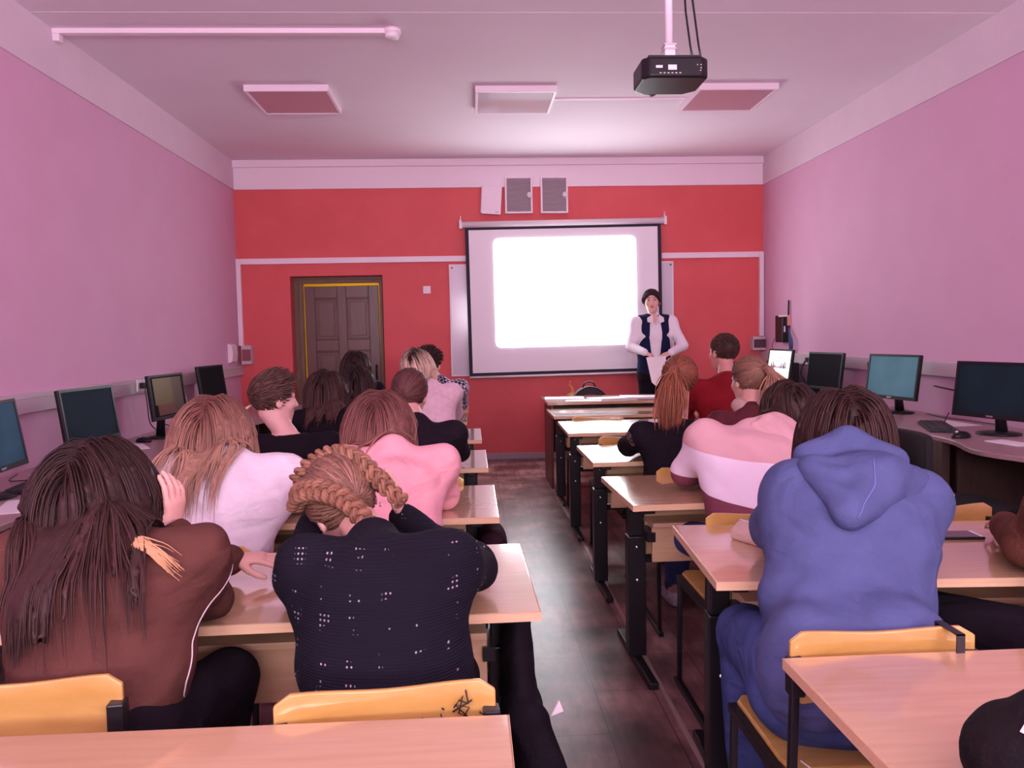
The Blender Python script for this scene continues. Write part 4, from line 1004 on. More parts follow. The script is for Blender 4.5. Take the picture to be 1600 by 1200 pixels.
def stitch(root, org, t, pts, r, m, name='seam', off=.001):
    P = np.array(pts, float); out = []
    for i in range(len(P)-1):
        for k in range(8): out.append(P[i]+(P[i+1]-P[i])*k/8)
    out.append(P[-1]); out = np.array(out)
    for _ in range(4):   # project on the garment surface
        d = t.sample(out); e = t.res; g = np.stack([t.sample(out+np.eye(3)[j]*e)-t.sample(out-np.eye(3)[j]*e) for j in range(3)], 1); g /= np.linalg.norm(g, axis=1)[:, None]+1e-9; out = out-g*(d-off)[:, None]
    out[1:-1] = (out[:-2]+out[1:-1]*2+out[2:])/4
    return MB().tube([Vector(p-np.array(org)) for p in out], r, 5).build(name, m, root)

# ------------------------------------------------------------------ cloth materials
def cloth(name, c, c2=None, rough=.85, bump=.35, bs=160, fold=.55, **k): return mat(name, c, rough, c2 or tuple(v*.9 for v in c), 14, bump=bump, bscale=bs, bdist=.004, spec=.12, fold=fold, **k)
CL = dict(
 brown=cloth('brown_sweatshirt_cloth', (.115, .045, .036)), white=cloth('white_hoodie_cloth', (.86, .80, .86)), pink=cloth('pink_knit', (.86, .42, .47)),
 black=cloth('black_cloth', (.012, .008, .013)), black2=cloth('black_knit', (.016, .010, .018)), jeans=cloth('blue_denim', (.045, .07, .20), (.07, .10, .27)), blue=cloth('blue_hoodie_cloth', (.078, .10, .225), (.09, .112, .25), bs=220),
 red=cloth('red_hoodie_cloth', (.25, .012, .020)), maroon=cloth('maroon_cloth', (.13, .03, .04)), shirt=mat('white_shirt_cloth', (.86, .80, .86), .7, bump=.1, bscale=80), vest=cloth('navy_vest_cloth', (.012, .016, .06)), grey=cloth('dark_cloth', (.02, .018, .025)), brownknit=cloth('brown_knit', (.16, .06, .04), (.10, .035, .025), bump=.9, bs=110), beige=cloth('beige_scarf_cloth', (.66, .44, .40)))
def banded():
    m, nt, b, L = newmat('pink_white_maroon_cloth'); N = nt.nodes; tc = N.new('ShaderNodeTexCoord'); sx = N.new('ShaderNodeSeparateXYZ'); L.new(tc.outputs['Object'], sx.inputs[0])
    a = N.new('ShaderNodeMath'); a.operation = 'MULTIPLY_ADD'; a.inputs[1].default_value = .10; L.new(sx.outputs[0], a.inputs[0]); L.new(sx.outputs[2], a.inputs[2])
    a2 = N.new('ShaderNodeMath'); a2.operation = 'MULTIPLY_ADD'; a2.inputs[1].default_value = -.10; L.new(sx.outputs[1], a2.inputs[0]); L.new(a.outputs[0], a2.inputs[2])
    r = N.new('ShaderNodeValToRGB'); r.color_ramp.interpolation = 'CONSTANT'; e = r.color_ramp.elements; e[0].position = 0; e[0].color = (.20, .055, .085, 1); e[1].position = .692; e[1].color = (.82, .72, .82, 1); q = e.new(.822); q.color = (.68, .41, .43, 1)
    L.new(a2.outputs[0], r.inputs[0]); L.new(r.outputs[0], b.inputs['Base Color']); b.inputs['Roughness'].default_value = .85; b.inputs['Specular IOR Level'].default_value = .25; return m
CL['band'] = banded()
def plaid(name, c1, c2, s1, s2=None, mixf=.5):
    m, nt, b, L = newmat(name); N = nt.nodes; tc = N.new('ShaderNodeTexCoord'); mp = N.new('ShaderNodeMapping'); mp.inputs['Rotation'].default_value = (.0, .5, .2); L.new(tc.outputs['Object'], mp.inputs[0])
    ck = N.new('ShaderNodeTexChecker'); ck.inputs['Scale'].default_value = s1; ck.inputs[1].default_value = (*c1, 1); ck.inputs[2].default_value = (*c2, 1); L.new(mp.outputs[0], ck.inputs[0]); L.new(ck.outputs[0], b.inputs['Base Color']); b.inputs['Roughness'].default_value = .85; return m
CL['plaid'] = plaid('navy_white_check', (.015, .015, .05), (.62, .52, .62), 46); CL['palepink'] = plaid('pale_pink_check', (.80, .54, .62), (.84, .60, .68), 26)
def knit():
    m, nt, b, L = newmat('navy_open_knit'); N = nt.nodes; tc = N.new('ShaderNodeTexCoord'); sx = N.new('ShaderNodeSeparateXYZ'); L.new(tc.outputs['Object'], sx.inputs[0])
    def mt(op, a, b_=None):
        n = N.new('ShaderNodeMath'); n.operation = op
        for i, v in enumerate((a, b_)):
            if v is None: continue
            if isinstance(v, (int, float)): n.inputs[i].default_value = v
            else: L.new(v, n.inputs[i])
        return n.outputs[0]
    def cell(o, s): return mt('SUBTRACT', mt('FRACT', mt('MULTIPLY', o, 1/s)), .5)
    px, pz = cell(sx.outputs[0], .0085), cell(sx.outputs[2], .0095)
    dot = mt('LESS_THAN', mt('ADD', mt('MULTIPLY', px, px), mt('MULTIPLY', pz, pz)), .045)
    m1 = mt('LESS_THAN', mt('FRACT', mt('MULTIPLY', mt('ADD', sx.outputs[0], 1.005), 1/.062)), .38); m2 = mt('LESS_THAN', mt('FRACT', mt('MULTIPLY', sx.outputs[2], 1/.052)), .55)
    nz = N.new('ShaderNodeTexNoise'); nz.inputs['Scale'].default_value = 26; L.new(tc.outputs['Object'], nz.inputs['Vector']); m3 = mt('GREATER_THAN', nz.outputs[0], .56)
    mk = mt('MULTIPLY', mt('MULTIPLY', dot, m3), mt('MULTIPLY', m1, m2)); mx = N.new('ShaderNodeMix'); mx.data_type = 'RGBA'; L.new(mk, mx.inputs[0]); mx.inputs[6].default_value = (.007, .006, .014, 1); mx.inputs[7].default_value = (.42, .36, .42, 1); L.new(mx.outputs[2], b.inputs['Base Color']); b.inputs['Roughness'].default_value = .9; b.inputs['Specular IOR Level'].default_value = .2
    wv = N.new('ShaderNodeTexWave'); wv.inputs['Scale'].default_value = 60; wv.bands_direction = 'Z'; L.new(tc.outputs['Object'], wv.inputs[0]); bp = N.new('ShaderNodeBump'); bp.inputs['Strength'].default_value = .5; bp.inputs['Distance'].default_value = .003; L.new(wv.outputs[0], bp.inputs['Height']); L.new(bp.outputs[0], b.inputs['Normal']); return m
CL['knit'] = knit()
thread = mat('pale_thread', (.70, .58, .60), .8)
def simple(label, hc, hr, sh, sw, pel, topm, top_name, eL=None, eR=None, wL=None, wR=None, legm=None, **k):
    z = .735
    eL = eL or (sh[0]-sw-.06, sh[1]+.20, z); eR = eR or (sh[0]+sw+.06, sh[1]+.20, z); wL = wL or (eL[0]+.12, eL[1]+.20, z-.01); wR = wR or (eR[0]-.12, eR[1]+.20, z-.01)
    return person(label, pel, sh, sw, k.pop('by', 0), hc, hr, eL, wL, eR, wR, topm, top_name, legm or CL['black'], **k)

# ---- person in the brown sweatshirt, lower left
r, o, R, t, b = person('person with long dark brown hair in a brown sweatshirt, cheek resting on one hand', (-.73, 1.52, .53), (-.735, 1.63, .85), .172, .05, (-.81, 1.765, .965), (.1, .15, -.05),
    (-.93, 1.86, .752), (-.615, 2.03, .738), (-.585, 1.735, .737), (-.66, 1.765, .865), CL['brown'], 'sweatshirt', CL['black'], res=.008, bres=.0055, loose=1.13, wr_amp=.010, seed=3,
    hands=[((1, .1, -.05), (0, .1, -1), .28, .16), ((.10, .05, 1), (-1, .35, .05), .25, .05)], knees=[(-.93, 1.93, .50), (-.56, 1.78, .53)], ankles=[(-.93, 1.95, .085), (-.60, 1.66, .085)], legr=1.12, hips=1.1, hem=.40, sleeve_to=.97)
hair(r, o, (-.81, 1.765, .965), R, 'long', (.022, .008, .007), (.042, .017, .015), n=2600, L=.37, rad=.0024, seed=5, top=t, body=b, bias=(.10, -.10, 0), res=.007, volume=1.06, part=-.1, wmax=.125, wgrow=.10, lean=.30)
# blond ends at the lower right of the hair
P = []; rs = np.random.RandomState(4)
for i in range(60):
    a = np.array([-.665+.02*rs.rand(), 1.56+.02*rs.rand(), .875+.018*rs.rand()]); d = nrm(np.array([1.0, -.05, -.05+.13*rs.normal()])); L_ = .05+.045*rs.rand()
    P.append([a+d*L_*q+np.array([0, -.01, -.03])*q*q for q in np.linspace(0, 1, 8)])
P = np.array(P); 
for q in range(8):
    for _ in range(4): P[:, q] = t.push(P[:, q].copy(), .014)
V, F = tubes_from_paths(P, np.full(P.shape[:2], .0020)*np.linspace(1, .25, 8)[None])
o2 = mesh_obj('bleached_hair_ends', V, F, M['hair'], r, o, np.tile(np.array([.58, .33, .17]), (len(V), 1))); tag(o2, 'blond hair ends')
stitch(r, o, t, [(-.485, 1.68, .82), (-.52, 1.60, .76), (-.585, 1.56, .70), (-.60, 1.54, .65), (-.605, 1.54, .61)], .0014, thread)
stitch(r, o, t, [(-.70, 1.73, .835), (-.655, 1.72, .80), (-.60, 1.74, .805), (-.575, 1.76, .83)], .0014, thread, 'cuff_stitching')
MB().tube([(-.655-o[0]+.012, 1.735-o[1], .905+math.cos(0)*.0)]+[(-.66-o[0]+.008*math.cos(a), 1.70-o[1], .89+.012*math.sin(a)) for a in (1, 2, 3, 4, 5, 6)], .0022, 6).build('ring_jewel', M['bolt'], r)

# ---- braided person in the navy knit sweater
hcB = (-.315, 1.925, .885)
r, o, R, t, b = person('person with a braided crown of fair hair in a navy knit sweater, head bowed', (-.17, 1.50, .53), (-.205, 1.69, .80), .150, .0, hcB, (-.35, .62, -.42),
    (-.405, 1.86, .742), (-.40, 2.05, .84), (-.005, 1.86, .742), (-.19, 2.06, .82), CL['knit'], 'sweater', CL['black'], res=.008, bres=.006, loose=1.12, wr_amp=.005, seed=8,
    hands=[((.05, .05, 1), (1, -.3, 0), .1, .05), ((-.1, -.1, 1), (-1, -.3, 0), .2, .05)], hem=.42, nb=(-.225, 1.775, .832), hips=1.1, sleeve_to=.95, chw=1.05, armk=.07)
hair(r, o, hcB, R, 'up', (.17, .078, .055), (.24, .125, .085), n=700, rad=.0042, seed=6, tie=(.0, -.10, -.03), res=.007, volume=1.0)
def braid(path, w0, w1, name, colr, n):
    """three-strand plait along a world path"""
    path = [np.array(p, float) for p in path]; seg = [np.linalg.norm(path[i+1]-path[i]) for i in range(len(path)-1)]; tot = sum(seg)
    def at(s_):
        s_ *= tot
        for i, g in enumerate(seg):
            if s_ <= g or i == len(seg)-1: f = min(1, s_/g); p0, p1, p2, p3 = path[max(i-1, 0)], path[i], path[i+1], path[min(i+2, len(path)-1)]; return .5*((2*p1)+(-p0+p2)*f+(2*p0-5*p1+4*p2-p3)*f*f+(-p0+3*p1-3*p2+p3)*f**3)
            s_ -= g
    V_, F_, C_ = [], [], []; T = n*10; rs = np.random.RandomState(n)
    ctr = np.array([hcB]); rows = []
    for q in range(T+1):
        s_ = q/T; p = at(s_); tn = nrm(at(min(1, s_+.01))-at(max(0, s_-.01))); up = nrm(p-ctr[0]-tn*np.dot(p-ctr[0], tn)); sd = np.cross(tn, up); rows.append((p, tn, up, sd))
    for k in range(3):
        for j in range(7):   # seven wisps in each strand
            pts = []; a0 = 2*PI*j/7; 
            for q, (p, tn, up, sd) in enumerate(rows):
                ph = 2*PI*(q/T*n/2+k/3); w = w0+(w1-w0)*q/T; rr_ = w*.30 if j else 0
                pts.append(p+sd*(w*.62*math.sin(ph)+rr_*math.cos(a0))+up*(w*.30*math.sin(2*ph)+rr_*math.sin(a0)+w*.2))
            P_ = np.array(pts)[None]; rd = np.full((1, T+1), 1.0)*np.linspace(w0, w1, T+1)[None]*.20
            v, f = tubes_from_paths(P_, rd, K=6, flat=.9); F_.append(f+sum(len(x) for x in V_)); V_.append(v); C_.append(np.tile(np.array(colr)*(.75+.5*rs.rand()), (len(v), 1)))
    return mesh_obj(name, np.concatenate(V_), np.concatenate(F_), M['hair'], r, o, np.concatenate(C_))
W = lambda p: np.array(hcB)+R @ (np.array(p)*HS)
braid([W((-.045, .050, .125)), W((.0, .0, .135)), W((.045, -.055, .112)), W((.065, -.095, .045)), W((.075, -.10, -.03)), W((.095, -.095, -.10))], .030, .022, 'braid', (.27, .13, .08), 11)
braid([W((-.085, .02, .07)), W((-.082, -.05, .06)), W((-.055, -.10, .02)), W((-.03, -.12, -.04)), W((-.02, -.115, -.11))], .030, .024, 'braid', (.25, .115, .07), 9)
braid([W((.055, .07, .09)), W((.078, .02, .07)), W((.086, -.03, .03)), W((.088, -.05, -.03))], .022, .018, 'braid', (.18, .08, .055), 7)
MB().lathe([(.0, 0), (.006, .0), (.006, .003), (0, .003)], tuple(W((.083, .0, -.045))-np.array(o)), 12, 'x').build('earring', M['bolt'], r)

# ---- blonde person in the white hoodie
r, o, R, t, b = simple('person with long straight copper-blond hair in a white hoodie', (-.86, 2.72, .985), (.12, .12, .0), (-.775, 2.57, .852), .165, (-.80, 2.46, .53), CL['white'], 'hoodie',
    eR=(-.615, 2.79, .742), wR=(-.74, 2.98, .735), loose=1.15, wr_amp=.010, chw=1.05, armk=.07, seed=12, legm=CL['grey'], res=.010, bres=.0085, hem=.44)
hair(r, o, (-.86, 2.72, .985), R, 'long', (.15, .052, .042), (.40, .23, .155), n=2400, L=.37, rad=.0028, seed=15, top=t, body=b, bias=(-.02, -.10, 0), res=.008, volume=1.1, wmax=.14, tipmix=.55, part=.01)
stitch(r, o, t, [(-.62, 2.60, .87), (-.63, 2.58, .80), (-.68, 2.56, .745)], .002, thread)
# ---- person in the pink top
r, o, R, t, b = simple('person with chestnut hair in a salmon pink top, seated in front of the braided head', (-.325, 2.845, .985), (.05, .15, .02), (-.265, 2.67, .862), .158, (-.26, 2.47, .53), CL['pink'], 'pink_top',
    eR=(-.105, 2.78, .735), eL=(-.44, 2.84, .742), wR=(-.20, 2.98, .735), wL=(-.38, 3.03, .735), loose=1.08, wr_amp=.004, seed=21, legm=CL['grey'], res=.010, bres=.0085, hem=.42, sleeve_to=.1)
hair(r, o, (-.325, 2.845, .985), R, 'long', (.12, .040, .036), (.27, .115, .09), n=2000, L=.31, rad=.0028, seed=22, wmax=.13, top=t, body=b, bias=(-.02, -.10, 0), res=.009, volume=1.02, tipmix=.7)
# ---- boy in black, third left desk
r, o, R, t, b = simple('short-haired boy in a black t-shirt, head turned to the right showing his profile', (-.855, 3.50, 1.03), (.95, .05, 0), (-.79, 3.47, .825), .175, (-.79, 3.42, .53), CL['black'], 't_shirt',
    eL=(-1.05, 3.60, .75), wL=(-1.02, 3.55, .885), eR=(-.57, 3.72, .742), wR=(-.66, 3.93, .735), res=.010, bres=.006, seed=25, skinm='skin3', hands=[((.25, -.1, 1), (1, 0, 0), .3, .1), None], sleeve_to=.0, hem=.44, nb=(-.80, 3.485, .875), cut_neck=((-.80, 3.48, .93), (.085, .08, .075)))
hair(r, o, (-.855, 3.50, 1.03), R, 'short', (.055, .022, .018), (.10, .045, .035), n=1300, L=.060, rad=.0028, seed=26, bias=(0, .65, .25), res=.007, volume=.95)
# ---- person in black sweater, hair pinned up
r, o, R, t, b = simple('person with pinned-up brown hair and bare nape in a black sweater, third left desk', (-.285, 3.75, 1.02), (.25, .15, .06), (-.25, 3.60, .845), .165, (-.22, 3.48, .53), CL['black2'], 'sweater',
    eR=(-.06, 3.75, .742), wR=(-.10, 3.97, .735), res=.011, bres=.008, seed=31, sleeve_to=.1, hem=.44)
hair(r, o, (-.285, 3.75, 1.02), R, 'up', (.085, .030, .028), (.13, .05, .045), n=750, rad=.0036, seed=32, tie=(0, -.115, -.015), res=.009)
# ---- dark group by the door
r, o, R, t, b = simple('dark-haired person in black, lower left of the heads before the door', (-.825, 4.57, .99), (.1, .25, .25), (-.78, 4.46, .835), .165, (-.78, 4.38, .53), CL['black'], 'sweater', res=.012, bres=.010, seed=41)
hair(r, o, (-.825, 4.57, .99), R, 'long', (.035, .013, .012), (.08, .035, .032), n=500, L=.26, rad=.005, seed=42, top=t, body=b, res=.011)
r, o, R, t, b = simple('dark long-haired person in black, lower of the two stacked heads before the door', (-.765, 5.40, .985), (0, .2, 0), (-.755, 5.30, .835), .165, (-.75, 5.25, .53), CL['black'], 'sweater', res=.012, bres=.010, seed=43)
hair(r, o, (-.765, 5.40, .985), R, 'long', (.022, .010, .010), (.05, .024, .022), n=500, L=.30, rad=.005, seed=44, top=t, body=b, res=.011)
r, o, R, t, b = simple('dark-haired person seated farthest forward, upper of the two stacked heads before the door', (-.905, 6.36, 1.065), (0, .1, 0), (-.90, 6.28, .88), .165, (-.90, 6.22, .55), CL['black2'], 'sweater', res=.013, bres=.011, seed=45)
hair(r, o, (-.905, 6.36, 1.065), R, 'long', (.030, .013, .012), (.05, .02, .02), n=400, L=.22, rad=.005, seed=46, top=t, body=b, res=.012)
# ---- pale pink jacket and plaid shirt
r, o, R, t, b = simple('blond person in a pale pink checked jacket leaning on the desk by the aisle', (-.375, 5.50, 1.085), (.35, .2, .15), (-.275, 5.42, .90), .15, (-.26, 5.30, .54), CL['palepink'], 'jacket',
    eR=(-.115, 5.62, .745), wR=(-.14, 5.83, .735), loose=1.1, res=.012, bres=.010, seed=51)
hair(r, o, (-.375, 5.50, 1.085), R, 'long', (.045, .020, .018), (.70, .48, .38), n=600, L=.22, rad=.0045, seed=52, top=t, body=b, bias=(.25, -.1, 0), res=.011, tipmix=.25, part=-.04)
r, o, R, t, b = simple('dark-haired person in a navy and white checked shirt, half hidden behind the pale pink jacket', (-.325, 6.30, 1.07), (.7, .1, 0), (-.24, 6.20, .885), .155, (-.26, 6.12, .54), CL['plaid'], 'checked_shirt',
    eR=(-.08, 6.42, .742), wR=(-.10, 6.62, .735), loose=1.08, res=.012, bres=.010, seed=53)
hair(r, o, (-.325, 6.30, 1.07), R, 'short', (.03, .012, .012), (.05, .02, .02), n=600, L=.06, rad=.005, seed=54, bias=(0, .3, .1), res=.011)
# ---- right column
r, o, R, t, b = simple('person with an auburn ponytail in a black top with lace shoulders', (.985, 3.765, 1.055), (-.12, .08, .05), (.93, 3.62, .815), .155, (.92, 3.53, .53), CL['black'], 'black_top',
    eL=(.745, 3.78, .742), eR=(1.10, 3.80, .742), res=.009, bres=.007, seed=61, hem=.44, nb=(.955, 3.66, .88), cut_neck=((.965, 3.66, .925), (.085, .07, .06)), legm=CL['grey'])
hair(r, o, (.985, 3.765, 1.055), R, 'tail', (.20, .060, .035), (.30, .10, .055), n=900, L=.30, rad=.0034, seed=62, top=t, body=b, tie=(-.055, -.105, .055), spread=.030, res=.008, bias=(-.10, -.15, 0))
lace = mat('lace_fabric', (.012, .008, .012), .9, (.20, .10, .11), 90, lo=.5, hi=.56, detail=2)
g_ = SDF(.02)
for s_ in (-1, 1): g_.cap((.93+s_*.10, 3.62, .817), (.93+s_*.165, 3.62, .808), .0565, .057)
g_.grid(.008); V, F = g_.mesh(); mesh_obj('lace_shoulder', V, F, lace, r, o)
r, o, R, t, b = simple('short-haired boy in a dark red hoodie near the front on the right', (1.56, 4.87, 1.155), (-.35, .0, 0), (1.54, 4.76, .93), .172, (1.52, 4.66, .55), CL['red'], 'hoodie',
    loose=1.08, res=.011, bres=.008, seed=65, skinm='skin2', back_extra=[((1.545, 4.74, .985), (.10, .075, .05))])
hair(r, o, (1.56, 4.87, 1.155), R, 'short', (.05, .022, .018), (.08, .035, .03), n=1300, L=.014, rad=.003, seed=66, bias=(0, .3, -.1), res=.009, volume=.96)
r, o, R, t, b = simple('person with a fair brown ponytail and a beige scarf, beside the lit white monitor', (1.345, 3.81, 1.045), (-.30, .12, 0), (1.315, 3.68, .85), .155, (1.31, 3.56, .53), CL['maroon'], 'sweater', res=.011, bres=.008, seed=71)
hair(r, o, (1.345, 3.81, 1.045), R, 'tail', (.15, .07, .052), (.44, .23, .15), n=900, L=.32, rad=.0034, seed=72, top=t, body=b, tie=(.010, -.105, .050), spread=.030, res=.008, bias=(-.05, -.12, 0))
g_ = SDF(.02)
for k in range(16):
    a, a2 = 2*PI*k/16, 2*PI*(k+1)/16; g_.cap((1.335+.064*math.cos(a), 3.735+.055*math.sin(a), .925+.012*math.sin(a)), (1.335+.064*math.cos(a2), 3.735+.055*math.sin(a2), .925+.012*math.sin(a2)), .030, k=.015)
g_.grid(.008, disp=wrinkles(4, .005, 1.6)); V, F = g_.mesh(); mesh_obj('scarf', V, F, CL['beige'], r, o)
hcP = (1.25, 3.11, .962)
r, o, R, t, b = simple('dark-haired person leaning over the desk in a pink, white and maroon banded hoodie', hcP, (.25, .55, .35), (1.035, 2.90, .868), (.175, -.12), (.95, 2.62, .54), CL['band'], 'hoodie',
    eL=(.815, 3.00, .748), wL=(1.0, 3.16, .738), eR=(1.30, 3.12, .75), wR=(1.2, 3.28, .738), loose=1.14, wr_amp=.009, res=.009, bres=.008, seed=75, chw=1.03, armk=.07, legm=CL['jeans'], hem=.50, hips=1.12, shoes=mat('grey_trainer', (.30, .24, .27), .6, (.50, .42, .46), 30),
    knees=[(.80, 3.02, .50), (1.08, 3.02, .48)], ankles=[(.93, 3.66, .075), (1.10, 3.5, .075)])
hair(r, o, hcP, R, 'long', (.030, .012, .010), (.05, .02, .016), n=900, L=.20, rad=.0034, seed=76, top=t, body=b, bias=(.12, 0, 0), res=.009, volume=1.0)
h_ = SDF(.025); h_.ell((1.12, 2.90, .90), (.085, .075, .07), k=.03).cap((1.03, 2.86, .93), (1.17, 2.765, .825), .026, .020).cap((1.08, 2.86, .955), (1.20, 2.80, .86), .028, .022).cap((1.12, 2.90, .955), (1.22, 2.86, .89), .03, .025).grid(.008, disp=wrinkles(77, .006, 1.3)); V, F = h_.mesh()
mesh_obj('hood', V, F, cloth('pink_hood_cloth', (.68, .41, .43)), r, o, relax=1)
# ---- blue hoodie
hcH = (1.02, 2.13, 1.0)
r, o, R, t, b = person('person in a periwinkle blue hoodie with dark hair, large in the right foreground', (.775, 1.64, .53), (.935, 1.90, .875), (.150, -.12), .05, hcH, (.1, .35, -.1),
    (.80, 2.09, .752), (.90, 2.30, .738), (1.125, 2.08, .752), (1.05, 2.30, .738), CL['blue'], 'hoodie', CL['jeans'], res=.008, bres=.0075, loose=1.16, wr_amp=.009, seed=81, nb=(.95, 1.95, .915), chw=1.17, armk=.09, hem=.485, hips=1.22,
    legr=1.15, knees=[(.70, 2.02, .50), (.95, 2.02, .50)], ankles=[(.70, 2.0, .085), (.95, 2.0, .085)], back_extra=[((.69, 1.60, .58), (.10, .13, .13)), ((.86, 1.60, .60), (.14, .11, .13))])
hair(r, o, hcH, R, 'long', (.026, .008, .007), (.045, .016, .012), n=1300, L=.22, rad=.0034, seed=82, bias=(0, .0, 0), res=.008, volume=1.12)
h_ = SDF(.035)
h_.ell((.955, 1.98, .925), (.125, .10, .085), k=.04)                     # the part that lies round the nape
h_.ell((.935, 1.85, .925), (.125, .075, .070), k=.04)                    # the pouch hanging on the back
h_.cap((.815, 1.865, .945), (.825, 1.725, .880), .042, .024, k=.03).cap((1.06, 1.875, .905), (.842, 1.722, .872), .048, .026, k=.03).cap((.94, 1.81, .93), (.835, 1.722, .875), .055, .028)
h_.cap((.84, 1.965, .965), (.945, 1.965, 1.005), .032, .030).cap((.945, 1.965, 1.005), (1.07, 1.97, .95), .030, .036)
h_.cap((.955, 1.79, .965), (1.01, 1.815, .925), .022, .015, k=.015).cap((.85, 1.80, .945), (.90, 1.765, .925), .020, .014, k=.015)
h_.grid(.007, disp=wrinkles(83, .006, .75)); V, F = h_.mesh(); hd = mesh_obj('hood', V, F, CL['blue'], r, o, relax=2)
stitch(r, o, h_, [(.93, 1.80, .98), (.90, 1.74, .93), (.855, 1.70, .90), (.835, 1.70, .875)], .0013, cloth('blue_thread', (.21, .22, .56)), 'hood_seam')
for (a0, b0) in (((.62, 1.47, .455), (.66, 1.46, .425)), ((.66, 1.46, .40), (.74, 1.47, .385))): MB().tube([Vector(np.array(a0)-np.array(o)), Vector(np.array(b0)-np.array(o))], .0018, 5).build('denim_stitching', thread, r)
# ---- person cut by the right edge
r, o, R, t, b = simple('person at the right edge of the photo, only a brown knit sleeve and back showing', (1.62, 1.98, 1.0), (0, .2, 0), (1.54, 1.78, .865), .168, (1.50, 1.62, .53), CL['brownknit'], 'sweater',
    eL=(1.36, 1.87, .75), wL=(1.46, 2.1, .735), loose=1.2, res=.010, bres=.010, seed=91, knees=[(1.15, 1.96, .545), (1.55, 2.0, .50)], ankles=[(1.14, 1.95, .085), (1.55, 2.0, .085)], legr=1.15, hem=.44, hips=1.1)
hair(r, o, (1.62, 1.98, 1.0), R, 'long', (.06, .025, .02), (.09, .04, .03), n=300, L=.3, rad=.005, seed=92, top=t, body=b, res=.012)

# ---- teacher
hcT = (1.705, 7.45, 1.572)
r, o, R, t, b = person('standing person in a white shirt and navy waistcoat beside the projection screen', (1.725, 7.47, .90), (1.725, 7.47, 1.375), .165, PI, hcT, (PI+.22, -.06, .04),
    (1.985, 7.40, 1.15), (1.835, 7.235, 1.095), (1.50, 7.42, 1.15), (1.585, 7.235, 1.10), CL['shirt'], 'shirt', CL['black'], res=.010, bres=.0052, seed=95, stand=True, loose=1.02, wr_amp=.004,
    hands=[((-.9, -.1, -.35), (0, .6, -1), .62, .08), ((.8, -.1, -.45), (0, .6, -1), .62, .08)], knees=[(1.80, 7.46, .50), (1.65, 7.46, .50)], ankles=[(1.81, 7.47, .085), (1.64, 7.47, .085)], hem=.93, nb=(1.725, 7.465, 1.43), cut_neck=((1.722, 7.355, 1.425), (.040, .085, .085)))
hair(r, o, hcT, R, 'short', (.022, .008, .010), (.03, .012, .014), n=1500, L=.05, rad=.003, seed=96, bias=(.1, .2, -.75), res=.008, volume=1.04)
v_ = SDF(.03); uT = (1, 0, 0)
v_.fcap((1.725, 7.47, .93), (1.725, 7.465, 1.10), uT, .160, .118, .150, .110, k=.04).fcap((1.725, 7.465, 1.10), (1.725, 7.47, 1.30), uT, .150, .112, .158, .122, k=.04).fcap((1.725, 7.47, 1.30), (1.725, 7.47, 1.37), uT, .158, .120, .135, .095, k=.03)
v_.cap((1.60, 7.47, 1.385), (1.85, 7.47, 1.385), .062, k=.03)
v_.ell((1.722, 7.33, 1.27), (.058, .13, .30), k=.004, sub=True)
for s_ in (-1, 1): v_.ell((1.725+s_*.205, 7.47, 1.30), (.075, .2, .16), k=.01, sub=True)
v_.grid(.009); V, F = v_.mesh(); mesh_obj('waistcoat', V, F, CL['vest'], r, o, relax=1)
for s_ in (-1, 1):
    m = MB(); m.prism([(0, 0), (.055, -.012), (.065, -.05), (.02, -.085), (.005, -.04)], -.004, .004, 'y'); m.v = [(v[0]*s_, v[1], v[2]) for v in m.v]
    m.build('collar', CL['shirt'], r, loc=(1.722-o[0]+s_*.030, 7.368-o[1], 1.445), rot=(-.35, s_*.35, s_*.30), bevel=.002)
Wt = lambda p: tuple(np.array(hcT)+R @ (np.array(p)*HS)-np.array(o))
for s_ in (-1, 1):
    m = MB().lathe([(0, -.011), (.006, -.009), (.0105, -.003), (.0105, .003), (.006, .009), (0, .011)], n=14); m.v = [tuple(np.array(Wt((s_*.031, .083, .004)))+np.array(v)) for v in m.v]; m.build('eye', mat('eye_white', (.5, .42, .42), .2), r)
    MB().lathe([(0, -.002), (.0050, -.001), (.0050, .002), (0, .003)], Wt((s_*.031+.001, .0945, .004)), 10, 'y').build('iris', M['black'], r)
    MB().tube([Wt((s_*.014, .098, .024)), Wt((s_*.030, .096, .030)), Wt((s_*.048, .084, .022))], [.0022, .0028, .0012], 6).build('eyebrow', mat('brow_hair', (.04, .018, .016), .8), r)
MB().tube([Wt((-.019, .090, -.064)), Wt((-.007, .096, -.061)), Wt((.007, .096, -.061)), Wt((.019, .090, -.064))], [.002, .0042, .0042, .002], 8).tube([Wt((-.016, .089, -.068)), Wt((0, .096, -.070)), Wt((.016, .089, -.068))], [.002, .005, .002], 8).build('lips', mat('lips', (.45, .13, .14), .4), r)
g = MB(); g.prism([(-.105, .0), (.075, .01), (.085, -.10), (-.005, -.27), (-.05, -.23)], -.0012, .0012, 'y')
g.build('paper_sheets', M['paper'], loc=(1.695, 7.19, 1.055), rot=(.1, .0, .04), label='white papers held hanging down by the standing person', cat='paper')

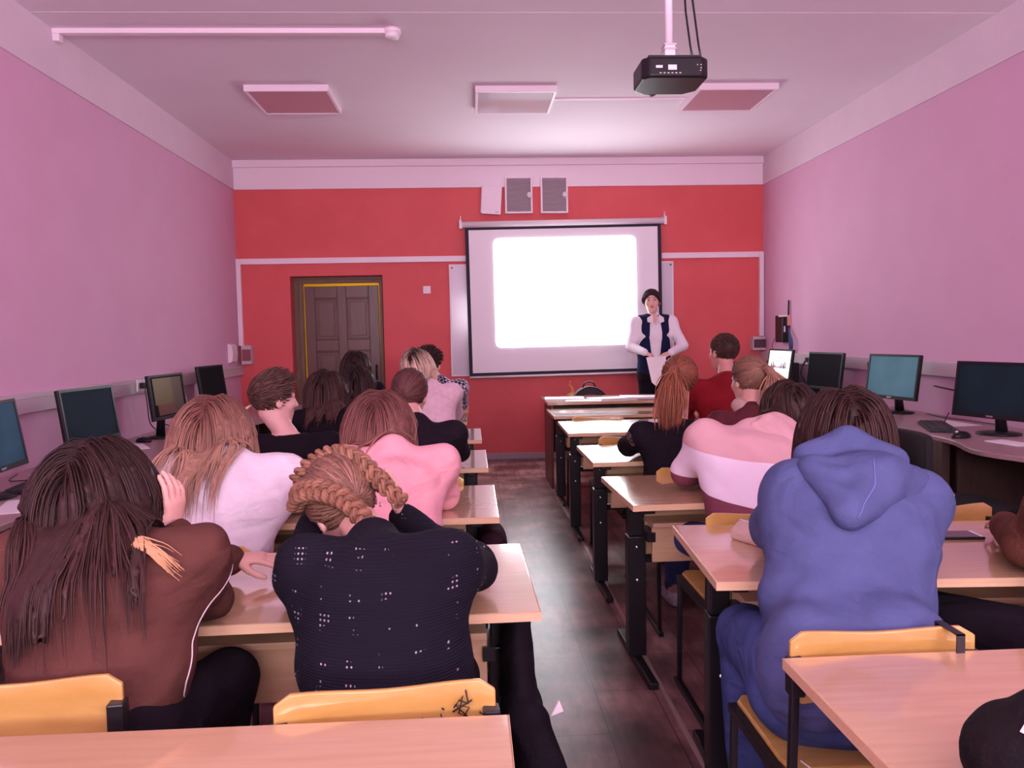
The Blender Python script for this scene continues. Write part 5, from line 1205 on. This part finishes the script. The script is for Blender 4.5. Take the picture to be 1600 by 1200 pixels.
# ------------------------------------------------------------------ bags and coats
h_ = SDF(.03); h_.fcap((.735, .955, .745), (.745, .95, .76), (1, 0, 0), .118, .07, .112, .06).cap((.655, .93, .72), (.74, .93, .80), .035, .04).cap((.74, .95, .795), (.80, .95, .785), .035)
for q in range(6): h_.cap((.66+.03*q, .90, .70), (.69+.025*q, .91, .80), .016, .012, k=.01)
h_.grid(.006, disp=wrinkles(11, .004, 2), cuts=[((0, 0, DH+.003), (0, 0, -1))]); V, F = h_.mesh(); bg = bpy.data.objects['handbag']; mesh_obj('body', V, F, bagm, bg, tuple(bg.location), relax=1)
tp_ = np.array([[.635, .895, .855]])
for _ in range(3):
    dd = h_.sample(tp_)[0]; g3 = np.array([h_.sample(tp_+np.eye(3)[j]*.006)[0]-h_.sample(tp_-np.eye(3)[j]*.006)[0] for j in range(3)]); g3 /= np.linalg.norm(g3)+1e-9; tp_ = tp_-g3*(dd-.001)
tg = MB().bb((-.006, -.013, 0), (.006, .013, .0012)).build('tag', M['paper'], bg, loc=tuple(tp_[0]-np.array(bg.location))); tg.rotation_mode = 'QUATERNION'; tg.rotation_quaternion = Vector(g3).to_track_quat('Z', 'Y')
h_ = SDF(.03)   # black coat hanging at the aisle end of the first desk
h_.fcap((.095, 1.95, .60), (.10, 1.90, .40), (0, 1, 0), .13, .035, .15, .045).fcap((.10, 1.90, .40), (.155, 1.84, .12), (0, 1, 0), .15, .045, .17, .055).cap((.13, 1.78, .40), (.20, 1.70, .08), .035, .05)
h_.grid(.009, disp=wrinkles(13, .010, .9), cuts=[((0, 0, .01), (0, 0, -1))]); V, F = h_.mesh()
ct = empty('coat', (.12, 1.9, .0), label='black coat hanging down at the aisle end of the desk with the navy knit sweater', cat='coat'); mesh_obj('cloth', V, F, CL['black'], ct, (.12, 1.9, 0), relax=1)
MB().prism([(0, 0), (.030, .004), (.020, .030)], -.0015, .0015, 'y').build('pale_label', M['plastic'], ct, loc=(.035, -.235, .47), rot=(0, 0, .4))
h_ = SDF(.03); h_.fcap((.06, 2.86, .56), (.07, 2.85, .34), (0, 1, 0), .12, .05, .14, .06).grid(.012, disp=wrinkles(14, .008), cuts=[((0, 0, .01), (0, 0, -1))]); V, F = h_.mesh()
o_ = mesh_obj('bag', V, F, cloth('dark_maroon_cloth', (.03, .010, .016)), None, (.06, 2.86, .3), relax=1); o_.location = (.06, 2.86, .3); tag(o_, 'dark maroon bag hanging at the aisle end of the second desk', 'bag')

st_ = empty('shoulder_bag', (.90, 1.44, .20), label='black bag hung by its strap over the chair back behind the blue hoodie', cat='bag')
MB().bb((-.008, -.028, .12), (.008, -.025, .516)).bb((-.008, -.028, .513), (.008, .045, .516)).bb((-.008, .042, .40), (.008, .045, .516)).build('strap', M['black'], st_)
MB().prism([(-.10, 0), (.05, 0), (.055, .13), (-.105, .13)], -.075, -.02, 'y').build('body', bagm, st_, bevel=.015, seg=3)
